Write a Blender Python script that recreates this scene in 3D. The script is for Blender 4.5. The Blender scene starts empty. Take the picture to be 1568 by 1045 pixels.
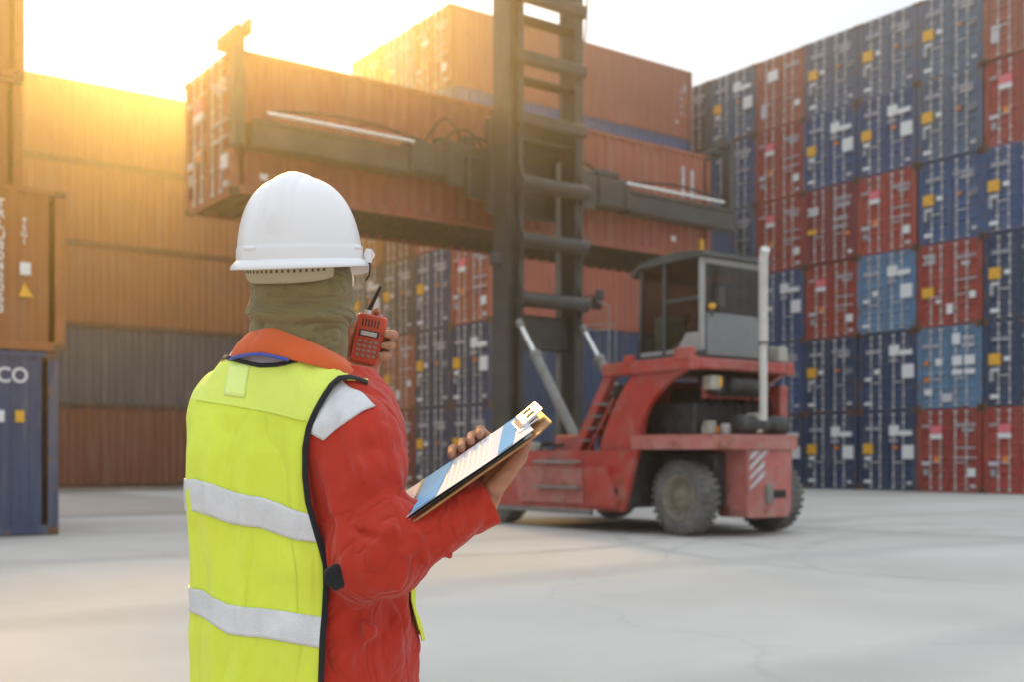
import bpy, bmesh, math, random
import numpy as np
from mathutils import Vector, Matrix
R = math.radians
random.seed(7)
S = bpy.context.scene
COL = S.collection

# ------------------------------------------------------------------ camera, world, sun, exposure
CAMZ = 1.245
YAW = math.atan2(.5862, .8102)
cam_d = bpy.data.cameras.new('camera'); cam = bpy.data.objects.new('camera', cam_d); COL.objects.link(cam)
cam.location = (0, 0, CAMZ); cam.rotation_euler = (R(90), 0, -YAW)
cam_d.sensor_width = 36; cam_d.lens = 36*1680/1568; cam_d.shift_y = 177.5/1568
cam_d.clip_start = .05; cam_d.clip_end = 500
cam_d.dof.use_dof = True; cam_d.dof.focus_distance = 2.05; cam_d.dof.aperture_fstop = 4.3
S.camera = cam
CF = Vector((math.sin(YAW), math.cos(YAW), 0)); CR = Vector((math.cos(YAW), -math.sin(YAW), 0))

SUN_EL = 23.0; SUN_AZ = -15.5            # seen from the camera: left of the axis, above the lifted container
sd = (CF*math.cos(R(SUN_AZ)) + CR*math.sin(R(SUN_AZ)))*math.cos(R(SUN_EL)) + Vector((0, 0, math.sin(R(SUN_EL))))
w = bpy.data.worlds.new('World'); S.world = w; w.use_nodes = True
nt = w.node_tree; nt.nodes.clear()
out = nt.nodes.new('ShaderNodeOutputWorld'); bg = nt.nodes.new('ShaderNodeBackground')
sky = nt.nodes.new('ShaderNodeTexSky'); sky.sky_type = 'NISHITA'; sky.sun_disc = False
sky.sun_elevation = R(SUN_EL); sky.sun_rotation = math.atan2(sd.x, sd.y); sky.dust_density = 3; sky.air_density = 1
hs = nt.nodes.new('ShaderNodeHueSaturation'); hs.inputs['Saturation'].default_value = .30
mx = nt.nodes.new('ShaderNodeMix'); mx.data_type = 'RGBA'; mx.inputs[0].default_value = .72   # high thin cloud over the whole sky
mx.inputs[7].default_value = (11.5, 12.6, 13.6, 1)
nt.links.new(sky.outputs[0], hs.inputs['Color']); nt.links.new(hs.outputs[0], mx.inputs[6])
# an overcast sky is three times as bright overhead as at the horizon
tcw = nt.nodes.new('ShaderNodeTexCoord'); sx = nt.nodes.new('ShaderNodeSeparateXYZ'); mrw = nt.nodes.new('ShaderNodeMapRange')
nt.links.new(tcw.outputs['Generated'], sx.inputs[0]); nt.links.new(sx.outputs['Z'], mrw.inputs[0])
mrw.inputs[1].default_value = 0; mrw.inputs[2].default_value = 1; mrw.inputs[3].default_value = .52; mrw.inputs[4].default_value = 1.52
vm = nt.nodes.new('ShaderNodeVectorMath'); vm.operation = 'SCALE'; nt.links.new(mx.outputs[2], vm.inputs[0]); nt.links.new(mrw.outputs[0], vm.inputs['Scale'])
nt.links.new(vm.outputs[0], bg.inputs[0]); nt.links.new(bg.outputs[0], out.inputs[0])
bg.inputs[1].default_value = .095
sun_d = bpy.data.lights.new('sun', 'SUN'); sun_d.energy = 5.0; sun_d.angle = R(9); sun_d.color = (1, .55, .10)
sun = bpy.data.objects.new('sun', sun_d); COL.objects.link(sun)
sun.rotation_euler = sd.to_track_quat('Z', 'Y').to_euler(); sun.location = (0, 0, 30)
S.view_settings.view_transform = 'Standard'; S.view_settings.look = 'None'; S.view_settings.gamma = 1
S.view_settings.exposure = .10
S.cycles.volume_bounces = 0
S.cycles.volume_step_rate = 4

# ------------------------------------------------------------------ helpers
def prop(o, label=None, cat=None, group=None, kind=None):
    if label: o['label'] = label
    if cat: o['category'] = cat
    if group: o['group'] = group
    if kind: o['kind'] = kind
    return o
def empty(name, loc, label, cat, group=None, rz=0):
    o = bpy.data.objects.new(name, None); COL.objects.link(o); o.location = loc; o.rotation_euler = (0, 0, rz)
    o.empty_display_size = .2
    return prop(o, label, cat, group)
class MB:
    def __init__(s, off=(0, 0, 0)):
        s.v = []; s.f = []; s.m = []; s.mats = []; s.sm = []; s.off = Vector(off)
    def mi(s, m):
        if m not in s.mats: s.mats.append(m)
        return s.mats.index(m)
    def add(s, vs, fs, m, smooth=False):
        b = len(s.v); s.v += [tuple(Vector(p)-s.off) for p in vs]
        k = s.mi(m)
        for f in fs: s.f.append(tuple(b+i for i in f)); s.m.append(k); s.sm.append(smooth)
    def box(s, x0, y0, z0, x1, y1, z1, m):
        vs = [(x, y, z) for x in (x0, x1) for y in (y0, y1) for z in (z0, z1)]
        s.add(vs, [(0, 1, 3, 2), (4, 6, 7, 5), (0, 4, 5, 1), (2, 3, 7, 6), (0, 2, 6, 4), (1, 5, 7, 3)], m)
    def bbox(s, x0, y0, z0, x1, y1, z1, m, b=.02):      # bevelled box
        x0, x1 = sorted((x0, x1)); y0, y1 = sorted((y0, y1)); z0, z1 = sorted((z0, z1))
        b = min(b, (x1-x0)*.4, (y1-y0)*.4, (z1-z0)*.4)
        vs = []; idx = {}
        for ix, (x, sx) in enumerate(((x0, 1), (x1, -1))):
            for iy, (y, sy) in enumerate(((y0, 1), (y1, -1))):
                for iz, (z, sz) in enumerate(((z0, 1), (z1, -1))):
                    for ax in range(3):
                        p = [x+sx*b, y+sy*b, z+sz*b]; p[ax] = (x, y, z)[ax]
                        idx[(ix, iy, iz, ax)] = len(vs); vs.append(p)
        fs = []
        I = lambda a, c, d, e: idx[(a, c, d, e)]
        for k in (0, 1):
            fs.append([I(k, 0, 0, 0), I(k, 0, 1, 0), I(k, 1, 1, 0), I(k, 1, 0, 0)])
            fs.append([I(0, k, 0, 1), I(1, k, 0, 1), I(1, k, 1, 1), I(0, k, 1, 1)])
            fs.append([I(0, 0, k, 2), I(0, 1, k, 2), I(1, 1, k, 2), I(1, 0, k, 2)])
        for i in (0, 1):
            for j in (0, 1):
                fs.append([I(i, j, 0, 0), I(i, j, 1, 0), I(i, j, 1, 1), I(i, j, 0, 1)])
                fs.append([I(i, 0, j, 0), I(i, 1, j, 0), I(i, 1, j, 2), I(i, 0, j, 2)])
                fs.append([I(0, i, j, 1), I(1, i, j, 1), I(1, i, j, 2), I(0, i, j, 2)])
                for k in (0, 1): fs.append([I(i, j, k, 0), I(i, j, k, 1), I(i, j, k, 2)])
        s.add(vs, fs, m)
    def tube(s, pts, r, m, n=12, cap=True, smooth=True):
        pts = [Vector(p) for p in pts]; rs = r if isinstance(r, (list, tuple)) else [r]*len(pts)
        vs = []; fs = []; up = None
        for i, p in enumerate(pts):
            t = (pts[min(i+1, len(pts)-1)]-pts[max(i-1, 0)]).normalized()
            if up is None:
                up = Vector((0, 0, 1)) if abs(t.z) < .9 else Vector((1, 0, 0))
            a = t.cross(up).normalized(); b = t.cross(a).normalized(); up = b if up is None else (up - t*up.dot(t)).normalized()
            a = t.cross(up).normalized(); b = up
            for k in range(n):
                th = 2*math.pi*k/n; vs.append(p+(a*math.cos(th)+b*math.sin(th))*rs[i])
        for i in range(len(pts)-1):
            for k in range(n):
                k2 = (k+1) % n; fs.append((i*n+k, i*n+k2, (i+1)*n+k2, (i+1)*n+k))
        s.add(vs, fs, m, smooth)
        if cap:
            s.add(vs[:n], [tuple(range(n))], m); s.add(vs[-n:], [tuple(range(n))], m)
    def prism(s, poly, axis, a0, a1, m, smooth=False):  # poly in the two other axes, extruded along axis
        def mk(u, v, a):
            return [(a, u, v), (u, a, v), (u, v, a)][axis]
        n = len(poly)
        vs = [mk(u, v, a0) for u, v in poly]+[mk(u, v, a1) for u, v in poly]
        s.add(vs, [(i, (i+1) % n, n+(i+1) % n, n+i) for i in range(n)], m, smooth)
        s.add(vs, [tuple(range(n-1, -1, -1)), tuple(range(n, 2*n))], m)
    def lathe(s, prof, c, axis, m, n=40, smooth=True):  # prof [(r, h)] about an axis through c
        vs = []; fs = []
        for r, h in prof:
            for k in range(n):
                th = 2*math.pi*k/n; u, v = r*math.cos(th), r*math.sin(th)
                d = [(h, u, v), (u, h, v), (u, v, h)][axis]
                vs.append((c[0]+d[0], c[1]+d[1], c[2]+d[2]))
        for i in range(len(prof)-1):
            for k in range(n):
                k2 = (k+1) % n; fs.append((i*n+k, i*n+k2, (i+1)*n+k2, (i+1)*n+k))
        s.add(vs, fs, m, smooth)
    def mesh(s, name):
        me = bpy.data.meshes.new(name); me.from_pydata(s.v, [], s.f)
        for m in s.mats: me.materials.append(m)
        me.polygons.foreach_set('material_index', s.m); me.polygons.foreach_set('use_smooth', s.sm)
        bm = bmesh.new(); bm.from_mesh(me); bmesh.ops.recalc_face_normals(bm, faces=bm.faces); bm.to_mesh(me); bm.free()
        me.update(); return me
    def build(s, name, parent=None, label=None):
        o = bpy.data.objects.new(name, s.mesh(name)); COL.objects.link(o)
        if parent: o.parent = parent
        if label: o['label'] = label
        return o
def link(name, me, parent, color=None, label=None):
    o = bpy.data.objects.new(name, me); COL.objects.link(o); o.parent = parent
    if color: o.color = color
    if label: o['label'] = label
    return o

def mat(name, col, rough=.6, metal=0, var=.12, scale=6, bump=0, bscale=40, dirt=None, dscale=1.5, damt=.5, objcol=False, rust=0, alpha=None, trans=0, sheen=0, detail=4, spec=.5, streak=False):
    m = bpy.data.materials.new(name); m.use_nodes = True; n = m.node_tree.nodes; l = m.node_tree.links
    b = n['Principled BSDF']; b.inputs['Roughness'].default_value = rough; b.inputs['Metallic'].default_value = metal
    b.inputs['Specular IOR Level'].default_value = spec
    if sheen: b.inputs['Sheen Weight'].default_value = sheen
    if trans: b.inputs['Transmission Weight'].default_value = trans
    tc = n.new('ShaderNodeTexCoord')
    src = tc.outputs['Object']
    if objcol:   # shared mesh: vary the pattern from one container to the next
        oi = n.new('ShaderNodeObjectInfo'); geo = n.new('ShaderNodeNewGeometry'); src = geo.outputs['Position']; base = oi.outputs['Color']
    else:
        rgb = n.new('ShaderNodeRGB'); rgb.outputs[0].default_value = (*col, 1); base = rgb.outputs[0]
    nz = n.new('ShaderNodeTexNoise'); nz.inputs['Scale'].default_value = scale; nz.inputs['Detail'].default_value = detail
    l.new(src, nz.inputs['Vector'])
    mr = n.new('ShaderNodeMapRange'); mr.inputs[1].default_value = .3; mr.inputs[2].default_value = .7
    mr.inputs[3].default_value = 1-var; mr.inputs[4].default_value = 1+var
    l.new(nz.outputs[0], mr.inputs[0])
    mul = n.new('ShaderNodeMix'); mul.data_type = 'RGBA'; mul.blend_type = 'MULTIPLY'; mul.inputs[0].default_value = 1
    l.new(base, mul.inputs[6]); l.new(mr.outputs[0], mul.inputs[7]); cur = mul.outputs[2]
    def overlay(cur, color, sc, lo, hi, amt, stretch=None):
        q = n.new('ShaderNodeTexNoise'); q.inputs['Scale'].default_value = sc; q.inputs['Detail'].default_value = 6; q.inputs['Roughness'].default_value = .65
        if stretch:
            mp = n.new('ShaderNodeMapping'); mp.inputs['Scale'].default_value = stretch; l.new(src, mp.inputs[0]); l.new(mp.outputs[0], q.inputs['Vector'])
        else: l.new(src, q.inputs['Vector'])
        r = n.new('ShaderNodeMapRange'); r.inputs[1].default_value = lo; r.inputs[2].default_value = hi; r.inputs[4].default_value = amt
        l.new(q.outputs[0], r.inputs[0])
        x = n.new('ShaderNodeMix'); x.data_type = 'RGBA'; x.inputs[7].default_value = (*color, 1)
        l.new(r.outputs[0], x.inputs[0]); l.new(cur, x.inputs[6]); return x.outputs[2]
    if streak: cur = overlay(cur, (.30, .24, .19), 1.3, .48, .8, .45, (3.5, 3.5, .35))
    if dirt: cur = overlay(cur, dirt, dscale, .45, .75, damt)
    if rust: cur = overlay(cur, (.22, .085, .03), 3.2, .60-rust*.1, .68-rust*.08, .85)
    l.new(cur, b.inputs['Base Color'])
    if bump:
        bz = n.new('ShaderNodeTexNoise'); bz.inputs['Scale'].default_value = bscale; bz.inputs['Detail'].default_value = 3
        l.new(src, bz.inputs['Vector'])
        bn = n.new('ShaderNodeBump'); bn.inputs['Strength'].default_value = bump; bn.inputs['Distance'].default_value = .01
        l.new(bz.outputs[0], bn.inputs['Height']); l.new(bn.outputs[0], b.inputs['Normal'])
    return m

M = {}
M['paint'] = mat('container_paint', (1, 1, 1), .62, var=.10, scale=1.1, objcol=True, streak=True, bump=.15, bscale=9)
M['frame'] = mat('container_frame_paint', (1, 1, 1), .65, var=.16, scale=2.4, objcol=True, rust=.55, streak=True)
M['cast'] = mat('corner_casting', (.12, .07, .04), .8, var=.4, scale=5, objcol=False, rust=1)
M['gasket'] = mat('door_gasket', (.03, .03, .033), .8)
M['rod'] = mat('galvanised_rod', (.60, .59, .57), .5, var=.2, scale=4, dirt=(.25, .16, .1), dscale=3)
M['white'] = mat('marking_white', (.78, .78, .77), .5, var=.06)
M['pale'] = mat('marking_pale', (.55, .53, .56), .5, var=.15)
M['grey'] = mat('marking_grey', (.34, .35, .37), .5, var=.15)
M['yellow'] = mat('marking_yellow', (.80, .42, .03), .5, var=.1)
M['orange'] = mat('marking_orange', (.75, .22, .02), .5, var=.1)
M['pink'] = mat('marking_pink', (.75, .17, .20), .5, var=.1)
M['under'] = mat('container_underside', (.05, .05, .035), .9, var=.3, dirt=(.12, .10, .06))
M['truck'] = mat('truck_red_paint', (.43, .042, .030), .38, var=.14, scale=2, dirt=(.36, .22, .19), dscale=2.3, damt=.7, rust=.3, bump=.1, bscale=14)
M['truck2'] = mat('truck_red_worn', (.44, .13, .11), .55, var=.16, scale=3, dirt=(.42, .33, .29), dscale=2.2, damt=.7, rust=.3)
M['mast'] = mat('mast_steel', (.036, .036, .033), .5, var=.25, scale=3, dirt=(.09, .082, .066), dscale=2.5, damt=.5)
M['spread'] = mat('spreader_steel', (.045, .047, .045), .55, var=.2, scale=2, dirt=(.10, .09, .072), dscale=2, damt=.5)
M['chrome'] = mat('piston_rod', (.72, .72, .70), .25, .6, var=.05)
M['cyl'] = mat('cylinder_grey', (.22, .22, .205), .45, var=.2, dirt=(.12, .1, .08))
M['black'] = mat('black_rubber', (.022, .022, .022), .8, var=.3)
M['dark'] = mat('dark_machinery', (.035, .037, .04), .6, var=.5, scale=8, dirt=(.12, .10, .08), dscale=6)
M['tyre'] = mat('dusty_tyre', (.13, .125, .12), .92, var=.25, scale=5, dirt=(.25, .235, .21), dscale=3, damt=.7, bump=.3, bscale=30)
M['rim'] = mat('dusty_rim', (.25, .21, .16), .8, var=.3, scale=6, dirt=(.12, .09, .06), dscale=5)
M['cab'] = mat('cab_grey_paint', (.20, .215, .22), .4, var=.06, dirt=(.3, .28, .25), dscale=2, damt=.3)
M['cabl'] = mat('cab_light_frame', (.34, .35, .34), .4, var=.08)
M['roof'] = mat('cab_roof_dark', (.06, .068, .065), .6, var=.15)
M['exh'] = mat('exhaust_pipe', (.66, .65, .62), .5, var=.08, dirt=(.45, .40, .33), dscale=2)
M['seat'] = mat('seat_vinyl', (.03, .032, .04), .6)
M['cloth'] = mat('pale_cloth', (.55, .38, .40), .9)
M['box'] = mat('beige_box', (.42, .40, .33), .6, var=.15)
M['plinth'] = mat('plinth_concrete', (.30, .28, .25), .9, var=.2, scale=2, dirt=(.12, .12, .09), dscale=1)
def glass(name, tint, al):
    m = bpy.data.materials.new(name); m.use_nodes = True; n = m.node_tree.nodes; l = m.node_tree.links; n.clear()
    o = n.new('ShaderNodeOutputMaterial'); mixs = n.new('ShaderNodeMixShader'); t = n.new('ShaderNodeBsdfTransparent'); g = n.new('ShaderNodeBsdfGlossy')
    t.inputs[0].default_value = (*tint, 1); g.inputs['Roughness'].default_value = .05; mixs.inputs[0].default_value = al
    l.new(t.outputs[0], mixs.inputs[1]); l.new(g.outputs[0], mixs.inputs[2]); l.new(mixs.outputs[0], o.inputs[0]); return m
M['glass'] = glass('cab_glass', (.38, .42, .42), .07)
M['clear'] = glass('clear_lens', (.93, .94, .93), .10)

# ------------------------------------------------------------------ ground
def ground_mat(name, col, joint):
    m = mat(name, col, .85, var=.09, scale=.35, dirt=(col[0]*.72, col[1]*.70, col[2]*.68), dscale=.22, damt=.55, bump=.25, bscale=25, detail=8)
    n = m.node_tree.nodes; l = m.node_tree.links; b = n['Principled BSDF']
    cur = b.inputs['Base Color'].links[0].from_socket; tc = n['Texture Coordinate']
    # worn tyre paths and hairline cracks
    vo = n.new('ShaderNodeTexVoronoi'); vo.feature = 'DISTANCE_TO_EDGE'; vo.inputs['Scale'].default_value = .16
    nz = n.new('ShaderNodeTexNoise'); nz.inputs['Scale'].default_value = .9; nz.inputs['Detail'].default_value = 6
    ad = n.new('ShaderNodeVectorMath'); ad.operation = 'MULTIPLY_ADD'; ad.inputs[1].default_value = (1.6, 1.6, 0)
    l.new(tc.outputs['Object'], nz.inputs['Vector']); l.new(nz.outputs['Color'], ad.inputs[0]); l.new(tc.outputs['Object'], ad.inputs[2]); l.new(ad.outputs[0], vo.inputs['Vector'])
    r = n.new('ShaderNodeMapRange'); r.inputs[1].default_value = 0; r.inputs[2].default_value = .006; r.inputs[3].default_value = .17; r.inputs[4].default_value = 0
    l.new(vo.outputs['Distance'], r.inputs[0])
    x = n.new('ShaderNodeMix'); x.data_type = 'RGBA'; x.inputs[7].default_value = (.2, .19, .17, 1); l.new(r.outputs[0], x.inputs[0]); l.new(cur, x.inputs[6])
    wv = n.new('ShaderNodeTexWave'); wv.wave_type = 'RINGS'; wv.inputs['Scale'].default_value = .06; wv.inputs['Distortion'].default_value = 9; wv.inputs['Detail'].default_value = 4; wv.inputs['Detail Scale'].default_value = .6
    l.new(tc.outputs['Object'], wv.inputs['Vector'])
    r2 = n.new('ShaderNodeMapRange'); r2.inputs[1].default_value = .86; r2.inputs[2].default_value = 1; r2.inputs[4].default_value = .32; l.new(wv.outputs[1], r2.inputs[0])
    y = n.new('ShaderNodeMix'); y.data_type = 'RGBA'; y.inputs[7].default_value = (.30, .29, .28, 1); l.new(r2.outputs[0], y.inputs[0]); l.new(x.outputs[2], y.inputs[6])
    l.new(y.outputs[2], b.inputs['Base Color']); return m
gm = MB(); gm.add([(-75, -60, 0), (85, -60, 0), (85, 95, 0), (-75, 95, 0)], [(0, 1, 2, 3)], ground_mat('yard_concrete', (.53, .505, .468), 0))
TM = mat('tyre_marked_concrete', (.47, .45, .42), .85, var=.16, scale=1.4, dirt=(.52, .495, .46), dscale=.9, damt=.9, bump=.25, bscale=25)
def arc(cx, cy, rad, a0, a1, wd, z):
    n = 40; V = []
    for i in range(n+1):
        t = R(a0+(a1-a0)*i/n); w_ = wd*min(1, .03+min(i, n-i)*.08)
        for q_ in (-w_/2, w_/2): V.append((cx+(rad+q_)*math.cos(t), cy+(rad+q_)*math.sin(t), z))
    gm.add(V, [(2*i, 2*i+1, 2*i+3, 2*i+2) for i in range(n)], TM)
for k, (cx, cy, rad, a0, a1, wd) in enumerate(((17, 8.5, 5.6, 60, 190, .26), (17.2, 8.3, 7.4, 70, 200, .22), (15.5, 4.0, 6.8, 40, 150, .24), (15.5, 4.0, 8.4, 30, 140, .2), (9, 16, 4.6, 210, 330, .22), (22, 12, 6.5, 150, 260, .2)
)):
    arc(cx, cy, rad, a0, a1, wd, .0015+.0006*k)
prop(gm.build('ground'), kind='structure')
ap = MB(); ap.add([(-20, 23.7, .004), (11.0, 23.7, .004), (11.0, 40.2, .004), (-20, 40.2, .004)], [(0, 1, 2, 3)], ground_mat('old_concrete', (.36, .325, .29), 0))
ap.box(-20, 23.55, -.02, 11.0, 23.66, .006, mat('joint_tar', (.10, .09, .075), .9))
prop(ap.build('pavement'), kind='structure')
kb = MB()
kb.box(7.5, 40.25, -.05, 20.8, 66, .13, M['plinth'])
kb.box(20.95, 30.35, -.05, 33.6, 54, .13, M['plinth'])
prop(kb.build('kerb'), kind='structure')

# ------------------------------------------------------------------ containers
CW, CL = 2.438, 12.19
def container_meshes(H, tag):
    P, F = M['paint'], M['frame']
    out = {}
    # side walls and roof: trapezoid corrugation
    b = MB(); per = .278; n = int((CL-.36)/per); x0 = (CL-n*per)/2
    prof = []
    for i in range(n):
        s = x0+i*per
        prof += [(s, 0), (s+.072, 0), (s+.140, .036), (s+.208, .036)]
    prof.append((x0+n*per, 0))
    for side in (0, 1):
        ys = [(.012+d) if side == 0 else (CW-.012-d) for _, d in prof]
        vs = [(x, y, .16) for (x, _), y in zip(prof, ys)]+[(x, y, H-.09) for (x, _), y in zip(prof, ys)]
        k = len(prof); b.add(vs, [(i, i+1, k+i+1, k+i) for i in range(k-1)], P)
    vs = [(x, .05, H-.03-d*.4) for x, d in prof]+[(x, CW-.05, H-.03-d*.4) for x, d in prof]
    k = len(prof); b.add(vs, [(i, i+1, k+i+1, k+i) for i in range(k-1)], P)
    # blind end
    pe = []; m2 = 8; pw = (CW-.3)/m2
    for i in range(m2): pe += [(.15+i*pw, 0), (.15+(i+.25)*pw, 0), (.15+(i+.5)*pw, .04), (.15+(i+.75)*pw, .04)]
    pe.append((CW-.15, 0)); k = len(pe)
    b.add([(CL-.03-d, y, .16) for y, d in pe]+[(CL-.03-d, y, H-.1) for y, d in pe], [(i, i+1, k+i+1, k+i) for i in range(k-1)], P)
    out['body'] = b.mesh('body_'+tag)
    u = MB(); u.box(.1, .06, .13, CL-.1, CW-.06, .155, M['under'])
    for i in range(38): u.box(.35+i*.31, .07, .03, .39+i*.31, CW-.07, .128, M['under'])
    out['floor'] = u.mesh('floor_'+tag)
    # frame
    f = MB()
    for x0_, x1_ in ((0.03, .16), (CL-.16, CL)):
        for y0_, y1_ in ((0, .11), (CW-.11, CW)): f.bbox(x0_, y0_, .12, x1_, y1_, H-.12, F, .012)
    for y0_, y1_ in ((0, .07), (CW-.07, CW)):
        f.box(.165, y0_, .02, CL-.165, y1_, .158, F); f.box(.165, y0_, H-.088, CL-.165, y1_, H-.004, F)
    f.box(.035, .115, .02, .15, CW-.115, .15, F); f.box(.035, .115, H-.13, .15, CW-.115, H-.01, F)
    f.box(CL-.15, .115, .02, CL-.02, CW-.115, .157, F); f.box(CL-.15, .115, H-.10, CL-.02, CW-.115, H-.01, F)
    c = f
    for x0_, x1_ in ((0, .178), (CL-.175, CL+.003)):
        for y0_, y1_ in ((-.003, .16), (CW-.16, CW+.003)):
            for z0_, z1_ in ((0, .121), (H-.121, H)): c.bbox(x0_, y0_, z0_, x1_, y1_, z1_, M['cast'], .01)
    for yy in (.06, CW-.06):
        for zz in (.06, H-.06): c.lathe([(0, 0), (.03, 0)], (-.002, yy, zz), 0, M['gasket'], 10)
    out['frame'] = f.mesh('frame_'+tag)
    # doors (left = high y when looked at from outside)
    def door(y0, y1, nm):
        d = MB(); z0, z1 = .17, H-.15
        zs = []; nr = 5; hh = (z1-z0-.16)/nr; pr = [(z0, .06), (z0+.08, .06)]
        for i in range(nr):
            a = z0+.08+i*hh; pr += [(a+.02, .06), (a+hh*.16, .105), (a+hh*.78, .105), (a+hh*.94, .06)]
        pr += [(z1, .06)]; k = len(pr)
        yy0, yy1 = y0+.07, y1-.07
        d.add([(x, yy0, z) for z, x in pr]+[(x, yy1, z) for z, x in pr], [(i, i+1, k+i+1, k+i) for i in range(k-1)], P)
        d.box(.045, y0+.015, z0, .11, yy0, z1, P); d.box(.045, yy1, z0, .11, y1-.015, z1, P)
        d.box(.06, y0, z0-.01, .085, y0+.014, z1+.01, M['gasket']); d.box(.06, y1-.014, z0-.01, .085, y1, z1+.01, M['gasket'])
        out2 = y1 if nm == 'l' else y0
        for i in range(4):
            z = z0+.25+i*(z1-z0-.5)/3; d.box(.02, out2-.09 if nm == 'l' else out2, z-.05, .058, out2 if nm == 'l' else out2+.09, z+.05, P)
        return d.mesh('door_'+nm+tag)
    out['doorl'] = door(CW/2, CW-.115, 'l'); out['doorr'] = door(.115, CW/2, 'r')
    def rod(y, hs):
        d = MB(); d.tube([(.018, y, .10), (.018, y, H-.10)], .021, M['rod'], 8)
        for z in (.09, H-.15): d.box(-.002, y-.055, z, .034, y+.055, z+.07, M['rod'])
        for z in (.55, 1.2, H-.95, H-.45): d.box(.0, y-.05, z, .043, y+.05, z+.05, M['rod'])
        d.box(-.012, min(y, y+hs*.42), 1.02, .0, max(y, y+hs*.42), 1.06, M['rod'])
        return d.mesh('lock_rod_'+tag)
    out['rods'] = [rod(CW*.78, -1), rod(CW*.62, 1), rod(CW*.39, -1), rod(CW*.22, 1)]
    return out
CM = {2.9: container_meshes(2.896, 'high'), 2.59: container_meshes(2.591, 'std')}
HR = {2.9: 2.9, 2.59: 2.59}

def rects_mesh(name, rects, H):
    d = MB(); rnd = random.Random(hash(name) % 1000)
    for it in rects:
        a0, b0, a1, b1, c = it[:5]
        y0, y1 = CW*(1-a1), CW*(1-a0); z0, z1 = H*(1-b1), H*(1-b0); m = M[c]
        g = it[5] if len(it) > 5 else 0
        if g == 0: d.bbox(-.006, y0, z0, .058, y1, z1, m, .004)
        else:                                  # a row of separate painted characters
            st = (y1-y0)/g
            for i in range(g):
                ya = y1-i*st; wd = st*.72; q = rnd.random()
                d.box(-.004, ya-wd, z0, .058, ya-wd+st*.2, z1, m)
                if q < .7: d.box(-.0035, ya-wd+st*.2, z1-(z1-z0)*.25, .058, ya, z1, m)
                if q > .3: d.box(-.0035, ya-wd+st*.2, z0, .058, ya, z0+(z1-z0)*.25, m)
                if q > .5: d.box(-.0045, ya-st*.2, z0, .057, ya, z1-(z1-z0)*.3, m)
    return d.mesh(name)
MARK = {
 'A': [(.12, .195, .40, .235, 'pale', 6), (.08, .39, .25, .52, 'yellow'), (.30, .43, .39, .48, 'white'), (.10, .555, .21, .60, 'pale'), (.09, .60, .15, .71, 'grey'), (.10, .86, .23, .905, 'white'),
       (.56, .18, .88, .215, 'pale', 7), (.66, .23, .88, .275, 'pale', 5), (.62, .43, .69, .46, 'orange'), (.79, .43, .93, .50, 'grey', 4), (.84, .86, .92, .90, 'pale')],
 'B': [(.12, .195, .40, .235, 'pale', 6), (.08, .41, .25, .54, 'yellow'), (.11, .57, .22, .62, 'white'), (.10, .65, .16, .72, 'grey'), (.10, .87, .23, .91, 'white'),
       (.54, .18, .70, .31, 'white'), (.71, .25, .92, .31, 'white'), (.54, .35, .68, .39, 'pale', 4), (.60, .44, .68, .475, 'orange'), (.76, .43, .95, .60, 'white'), (.84, .88, .92, .92, 'pale')],
 'D': [(.12, .22, .40, .27, 'pale', 5), (.28, .47, .37, .53, 'white'), (.11, .57, .22, .61, 'white'), (.54, .18, .70, .31, 'white'), (.71, .25, .92, .31, 'white'), (.54, .35, .68, .39, 'pale', 4),
       (.76, .43, .95, .60, 'white'), (.10, .88, .23, .92, 'white')],
 'R': [(.22, .20, .40, .30, 'pink'), (.22, .303, .40, .36, 'white'), (.08, .19, .20, .22, 'pale', 3), (.28, .57, .37, .65, 'orange'), (.08, .63, .22, .68, 'pale'), (.11, .72, .18, .80, 'grey'),
       (.60, .18, .92, .22, 'pale', 7), (.72, .235, .90, .275, 'pale', 4), (.60, .46, .92, .475, 'pale'), (.60, .58, .92, .595, 'pale'), (.80, .71, .91, .81, 'white'), (.84, .9, .92, .94, 'pale')],
 'W': [(.26, .19, .47, .34, 'white'), (.12, .62, .26, .67, 'pale'), (.12, .68, .24, .82, 'pale'), (.60, .18, .92, .22, 'pale', 6), (.82, .70, .92, .78, 'white')],
 'K': [(.08, .24, .30, .34, 'white', 3), (.08, .53, .26, .59, 'yellow'), (.58, .17, .92, .21, 'pale', 6), (.62, .24, .9, .30, 'pale', 5), (.58, .42, .85, .47, 'pale', 4), (.58, .52, .85, .57, 'pale', 4), (.8, .63, .88, .68, 'orange'), (.85, .88, .92, .92, 'white')],
 'Y': [(.10, .12, .30, .24, 'pale', 3), (.08, .52, .26, .64, 'yellow'), (.30, .68, .38, .72, 'white'), (.60, .18, .92, .22, 'pale', 6), (.70, .26, .82, .30, 'pale'), (.6, .46, .92, .475, 'pale'), (.47, .74, .56, .86, 'white'), (.82, .62, .91, .70, 'white')],
 'Q': [(.08, .22, .35, .26, 'pale', 5), (.12, .42, .18, .47, 'orange'), (.30, .40, .40, .48, 'white'), (.12, .62, .19, .67, 'orange'), (.12, .76, .24, .83, 'white'), (.56, .1, .68, .24, 'white'), (.72, .14, .9, .28, 'pale', 3),
       (.56, .38, .71, .49, 'white'), (.75, .38, .9, .49, 'white'), (.56, .54, .71, .60, 'white'), (.75, .54, .9, .60, 'white'), (.40, .82, .56, .92, 'pale')],
 'N': [(.12, .22, .40, .26, 'pale', 6), (.56, .17, .90, .22, 'pale', 7), (.66, .24, .86, .28, 'pale', 4), (.56, .45, .9, .465, 'pale')],
}
MARKTXT = {'A': 'yellow square decal', 'B': 'yellow and white decals', 'D': 'large white decals', 'R': 'pink and white decal', 'W': 'plain white square decal', 'K': 'yellow and lettered decals',
           'Y': 'yellow decal and white patch', 'Q': 'four white squares', 'N': 'few markings'}
_mm = {}
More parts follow.
